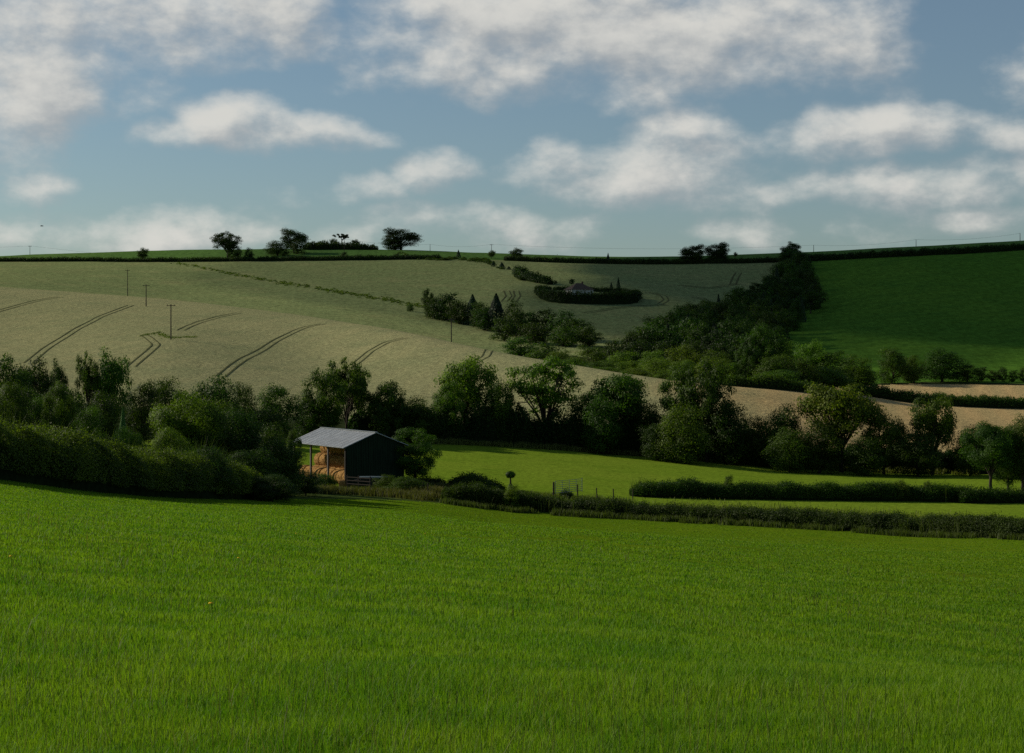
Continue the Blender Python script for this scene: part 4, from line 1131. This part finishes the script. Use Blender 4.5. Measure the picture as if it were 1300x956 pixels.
# topiary
def topiary():
    Y = 184; p = pos(648, Y)
    root = bpy.data.objects.new('topiary_tree', None); COL.objects.link(root)
    zt = (HY - 598) / F * Y
    root.location = p; tag(root, 'small lollipop-shaped tree on a thick stem by the hedge left of the gate', 'tree')
    H = zt - p[2]
    m = MB(); m.tube([(0, 0, -.1), (.03, 0, H * .4), (0, 0, H * .75)], [.16, .12, .08]); add_obj('trunk', m.mesh('trunk', M['bark'], True), root)
    r = np.random.default_rng(4); n = 1800
    D = sph(n, r); P = D * np.array([.55, .55, .38]) * (r.random(n) ** .3)[:, None] * (1 + .25 * r.normal(size=n) * .5)[:, None] + np.array([0, 0, H - .4])
    P2 = D[:600] * np.array([.28, .28, .45]) + np.array([.02, 0, H * .35])
    P = np.concatenate([P, P2]); D = np.concatenate([D, D[:600]])
    V, Q = leaf_quads(P, D, .13, .09, r)
    c = add_obj('crown', mesh_np('crown', V, Q, M['leaf']), root); c.color = (.6, .65, .6, 1)
topiary()

# gate and posts
def gate():
    Yg = 183.5
    a = pos(705, Yg); b = pos(739, Yg + 1.0)
    a[2] = b[2] = (HY - 628) / F * Yg
    root = bpy.data.objects.new('field_gate', None); COL.objects.link(root); root.location = a
    tag(root, 'galvanised tubular field gate standing in the hedge gap', 'gate')
    d = b - a; d[2] = 0.12
    m = MB()
    m.bar((0, 0, .1), (0, 0, 1.45), .035); m.bar(d + (0, 0, .1), d + (0, 0, 1.62), .035)
    add_obj('frame', m.mesh('frame', M['galv']), root)
    for k in range(7):
        z = .18 + k * .21
        m = MB(); m.bar((0, 0, z), d + (0, 0, z + .06), .024, n=6); add_obj('rail', m.mesh('rail', M['galv']), root)
    for t in (.26, .52, .78):
        m = MB(); q = d * t; m.bar(q + (0, 0, .15), q + (0, 0, 1.5), .026, n=6); add_obj('brace', m.mesh('brace', M['galv']), root)
    m = MB(); m.bar((-.18, 0, -.4), (-.18, 0, 1.35), .11, .10); o = add_obj('post', m.mesh('post', M['postwood']), root)
    m = MB(); m.bar(d * .83 + (0, -.12, -.4), d * .83 + (0, -.12, .95), .07); add_obj('post', m.mesh('post', M['postwood']), root)
gate()
hedge('shrub', [(711, 184.8), (728, 185)], [.75, .75], 1.0, .14, 1500, 'dark weed clump behind the field gate', (.45, .5, .4), cat='shrub', seed=71)
pm = MB(); pm.bar((0, 0, -.4), (.02, 0, 1.15), .06, .055)
pme = pm.mesh('fence_post', M['postwood'])
for (px, Y, lb) in [(758, 184, 'wooden fence post, first to the right of the field gate'), (779, 184, 'wooden fence post, second to the right of the field gate'),
                    (803, 185, 'short wooden fence post where the second hedge starts'), (543, 176, 'wooden fence post in the tawny grass right of the barn'),
                    (537, 177, 'leaning fence post beside the barn bush'), (178, 150, 'grey fence post in the grass gap behind the left hedge')]:
    p = pos(px, Y); o = add_obj('fence_post', pme, loc=p + np.array([0, 0, .1])); o.rotation_euler = (random.uniform(-.05, .05), random.uniform(-.07, .07), 0); o.scale = (1, 1, 1.15)
    tag(o, lb, 'fence post', 'wooden fence posts')

# ---------------------------------------------------------------- poles and wires
sh = MB(); sh.bar((0, 0, -1), (0, 0, 1), .17, .12, n=10)
shaft_me = sh.mesh('shaft', M['pole'], False)
cr = MB(); cr.quadbox((0, 0, 0), (1.1, 0, 0), (0, .07, 0), (0, 0, .08))
for x in (-.95, 0, .95): cr.bar((x, 0, .06), (x, 0, .32), .06, n=6)
cross_me = cr.mesh('crossarm', M['pole'])
def pole(px, top, Y, label, base=None, rot=0, cross=True):
    p = pos(px, Y)
    if base is not None: Y = hit(px, base, Y * .8); p = pos(px, Y)
    H = (HY - top) / F * Y - p[2]
    root = bpy.data.objects.new('power_pole', None); COL.objects.link(root); root.location = p; root.rotation_euler = (0, 0, rot)
    tag(root, label, 'utility pole', 'wooden power poles')
    s = add_obj('shaft', shaft_me, root, (0, 0, H / 2 - .2)); s.scale = (1, 1, H / 2 + .2)
    if cross: add_obj('crossarm', cross_me, root, (0, 0, H - .4))
    return p + np.array([0, 0, H - .1])
t1 = pole(217, 386, 430, 'nearest tall power pole, standing among weeds in the near wheat', base=431)
t2 = pole(185.5, 361, 560, 'second power pole, halfway up the wheat hill', base=389)
t3 = pole(162, 342, 730, 'third power pole, just beyond the near wheat crest')
t4 = pole(573, 404, 480, 'faint power pole on the dim slope behind the wheat crest')
s1 = pole(38, 312, 1130, 'skyline power pole at the far left')
s2 = pole(437, 303, 1040, 'skyline power pole among the flat-topped pine clump', cross=False)
s3 = pole(546, 310, 1100, 'skyline power pole right of the broad lone oak', cross=False)
s4 = pole(624, 310, 1060, 'skyline power pole above the small round tree', cross=True)
s5 = pole(1033, 311, 1020, 'skyline power pole right of the ridge wood', cross=False)
s6 = pole(1163, 304, 990, 'skyline power pole midway along the right crest', cross=False)
s7 = pole(1295, 296, 975, 'skyline power pole at the far right edge', cross=False)
def wire(a, b, label, sag=1.5, rad=.035):
    m = MB(); pts = []
    for k in range(15):
        t = k / 14; pts.append(a * (1 - t) + b * t - np.array([0, 0, sag * 4 * t * (1 - t)]))
    m.tube(pts, [rad] * 15, 4)
    o = add_obj('power_line', m.mesh('power_line', M['pole'])); tag(o, label, 'power line', 'overhead wires')
    return o
wire(s1, pos(300, 1330) + np.array([0, 0, 5.0]), 'overhead wire sagging right from the far left skyline pole')
wire(s1, pos(-150, 1150) + np.array([0, 0, 9.0]), 'overhead wire leaving the frame left of the far left pole')
wire(s2, s3, 'overhead wire between the pine clump pole and next pole')
wire(s3, s4, 'overhead wire between the two centre skyline poles')
wire(s4, s5, 'longest overhead wire crossing the skyline right of centre', 2.5)
wire(s5, s6, 'overhead wire left half of the right crest')
wire(s6, s7, 'overhead wire right half of the right crest')
wire(t1, t2, 'overhead wire between the nearest and second wheat poles', 1.2, .012)
wire(t2, t3, 'overhead wire between the second and third wheat poles', 1.2, .012)

# ---------------------------------------------------------------- the house on the hill
def house():
    Y = hit(735, 377, 600); p = pos(735, Y); p[2] += .6
    zt = (HY - 359.5) / F * Y; H = zt - p[2]
    root = bpy.data.objects.new('farmhouse', None); COL.objects.link(root); root.location = p; root.rotation_euler = (0, 0, R(24))
    tag(root, 'small white bungalow with brown hipped roof behind a clipped hedge', 'house')
    hx, hy, we = 5.4, 4.0, H * .48
    m = MB(); m.quadbox((0, 0, we / 2), (hx, 0, 0), (0, hy, 0), (0, 0, we / 2)); add_obj('wall', m.mesh('wall', M['white']), root)
    m = MB(); ex, ey, rz = hx + .6, hy + .6, H
    A = [(-ex, -ey, we - .1), (ex, -ey, we - .1), (ex, ey, we - .1), (-ex, ey, we - .1)]; r1, r2 = (-1.4, 0, rz), (1.4, 0, rz)
    m.poly([A[0], A[1], r2, r1]); m.poly([A[1], A[2], r2]); m.poly([A[2], A[3], r1, r2]); m.poly([A[3], A[0], r1]); m.poly(A[::-1])
    rf = add_obj('roof', m.mesh('roof', M['tile']), root)
    m = MB(); m.quadbox((2.0, .6, rz + .1), (.35, 0, 0), (0, .35, 0), (0, 0, .7)); add_obj('chimney', m.mesh('chimney', M['tile']), rf)
    for x in (-3.5, 0.2, 3.6):
        m = MB(); m.quadbox((x + .8, -hy - .03, we * .56), (.42, 0, 0), (0, .03, 0), (0, 0, we * .26)); add_obj('window', m.mesh('window', M['darkglass']), root)
    m = MB(); m.quadbox((-hx - .03, 0, we * .45), (.03, 0, 0), (0, .45, 0), (0, 0, we * .42)); add_obj('door', m.mesh('door', M['tile']), root)
house()

# bird
m = MB(); m.tube([(-.25, 0, 0), (-.1, 0, .02), (.12, 0, .02), (.3, 0, 0)], [.01, .07, .07, .01], 6)
bird_o = bpy.data.objects.new('bird', None); COL.objects.link(bird_o); Yb = 260; bird_o.location = ((53 - 650) / F * Yb, Yb, (HY - 287) / F * Yb)
tag(bird_o, 'dark bird in flight over the left skyline', 'bird')
add_obj('body', m.mesh('body', M['bird'], True), bird_o)
for s in (-1, 1):
    m = MB(); m.poly([(-.08, 0, .02), (.12, 0, .02), (.1, s * .3, .10), (-.04, s * .55, .05)]); m.poly([(-.04, s * .55, .045), (.1, s * .3, .09), (.12, 0, .0), (-.08, 0, .0)])
    add_obj('wing', m.mesh('wing', M['bird']), bird_o)
# dandelions in the meadow
for (px, py, lb) in [(376, 686, 'yellow dandelion flower standing alone in the middle of the meadow'), (268, 790, 'yellow dandelion low in the foreground grass'), (14, 723, 'yellow flower at the left meadow edge'), (540, 684, 'pale yellow flower near the brow of the meadow'), (303, 722, 'yellow flower left of the meadow centre')]:
    Y = hit(px, py, 7); p = pos(px, Y)
    root = bpy.data.objects.new('dandelion', None); COL.objects.link(root); root.location = p
    tag(root, lb, 'flower', 'yellow flowers dotted in the meadow')
    h = .17
    m = MB(); m.tube([(0, 0, 0), (.01, 0, h * .5), (0, 0, h)], [.004] * 3, 5); s_ = add_obj('stem', m.mesh('stem', M['blade']), root)
    r = np.random.default_rng(int(px)); n = 60; a = r.random(n) * 6.28; el_ = r.random(n) * .8
    P = np.stack([np.cos(a) * .018, np.sin(a) * .018, h + el_ * .01], 1); Nn = np.stack([np.cos(a) * .5, np.sin(a) * .5, 1 + 0 * a], 1); Nn /= np.linalg.norm(Nn, axis=1)[:, None]
    V, Q = leaf_quads(P, Nn, .022, .008, r); add_obj('flower_head', mesh_np('flower_head', V, Q, M['yellow']), root)

# ---------------------------------------------------------------- clouds added out of view towards the sun to shade the far hill and wood
def cloud_mat(op):
    m, N = new_mat('shade_cloud_mat')
    d = N.node('ShaderNodeBsdfDiffuse'); d.inputs[0].default_value = (.9, .9, .9, 1)
    t = N.node('ShaderNodeBsdfTransparent'); mx = N.node('ShaderNodeMixShader'); mx.inputs[0].default_value = op
    N.l.new(t.outputs[0], mx.inputs[1]); N.l.new(d.outputs[0], mx.inputs[2]); N.l.new(mx.outputs[0], N.out.inputs[0])
    return m
def shade_cloud(target, alt, rx, ry, op, seed, rot=0):
    """an unseen cloud at the given altitude shading the ground around target (x, y, z)"""
    t = (alt - target[2]) / SUN_DIR[2]
    c = np.array(target, float) + SUN_DIR * t
    nu, nv = 90, 24; V = []; Q = []
    for j in range(nv + 1):
        ph = math.pi * j / nv
        for i in range(nu):
            th = 2 * math.pi * i / nu
            k = 1 + .35 * float(fbm(math.cos(th) * 2.2 + seed, math.sin(th) * 2.2, 4, seed))
            lump = 1 + .25 * float(fbm(i * .3, j * .6, 3, seed + 1))
            x = rx * math.sin(ph) * math.cos(th) * k; y = ry * math.sin(ph) * math.sin(th) * k; z = 22 * math.cos(ph) * lump
            V.append((c[0] + x * math.cos(rot) - y * math.sin(rot), c[1] + x * math.sin(rot) + y * math.cos(rot), c[2] + z))
    for j in range(nv):
        for i in range(nu):
            i2 = (i + 1) % nu; Q.append((j * nu + i, j * nu + i2, (j + 1) * nu + i2, (j + 1) * nu + i))
    o = add_obj('shade_cloud', mesh_np('shade_cloud', np.array(V), np.array(Q), cloud_mat(op), smooth=True))
    o['kind'] = 'structure'
shade_cloud((345, 832, 20), 520, 265, 292, .78, 1)
shade_cloud((80, 930, 20), 640, 210, 300, .20, 2)
shade_cloud((100, 700, 10), 580, 75, 150, .45, 3)
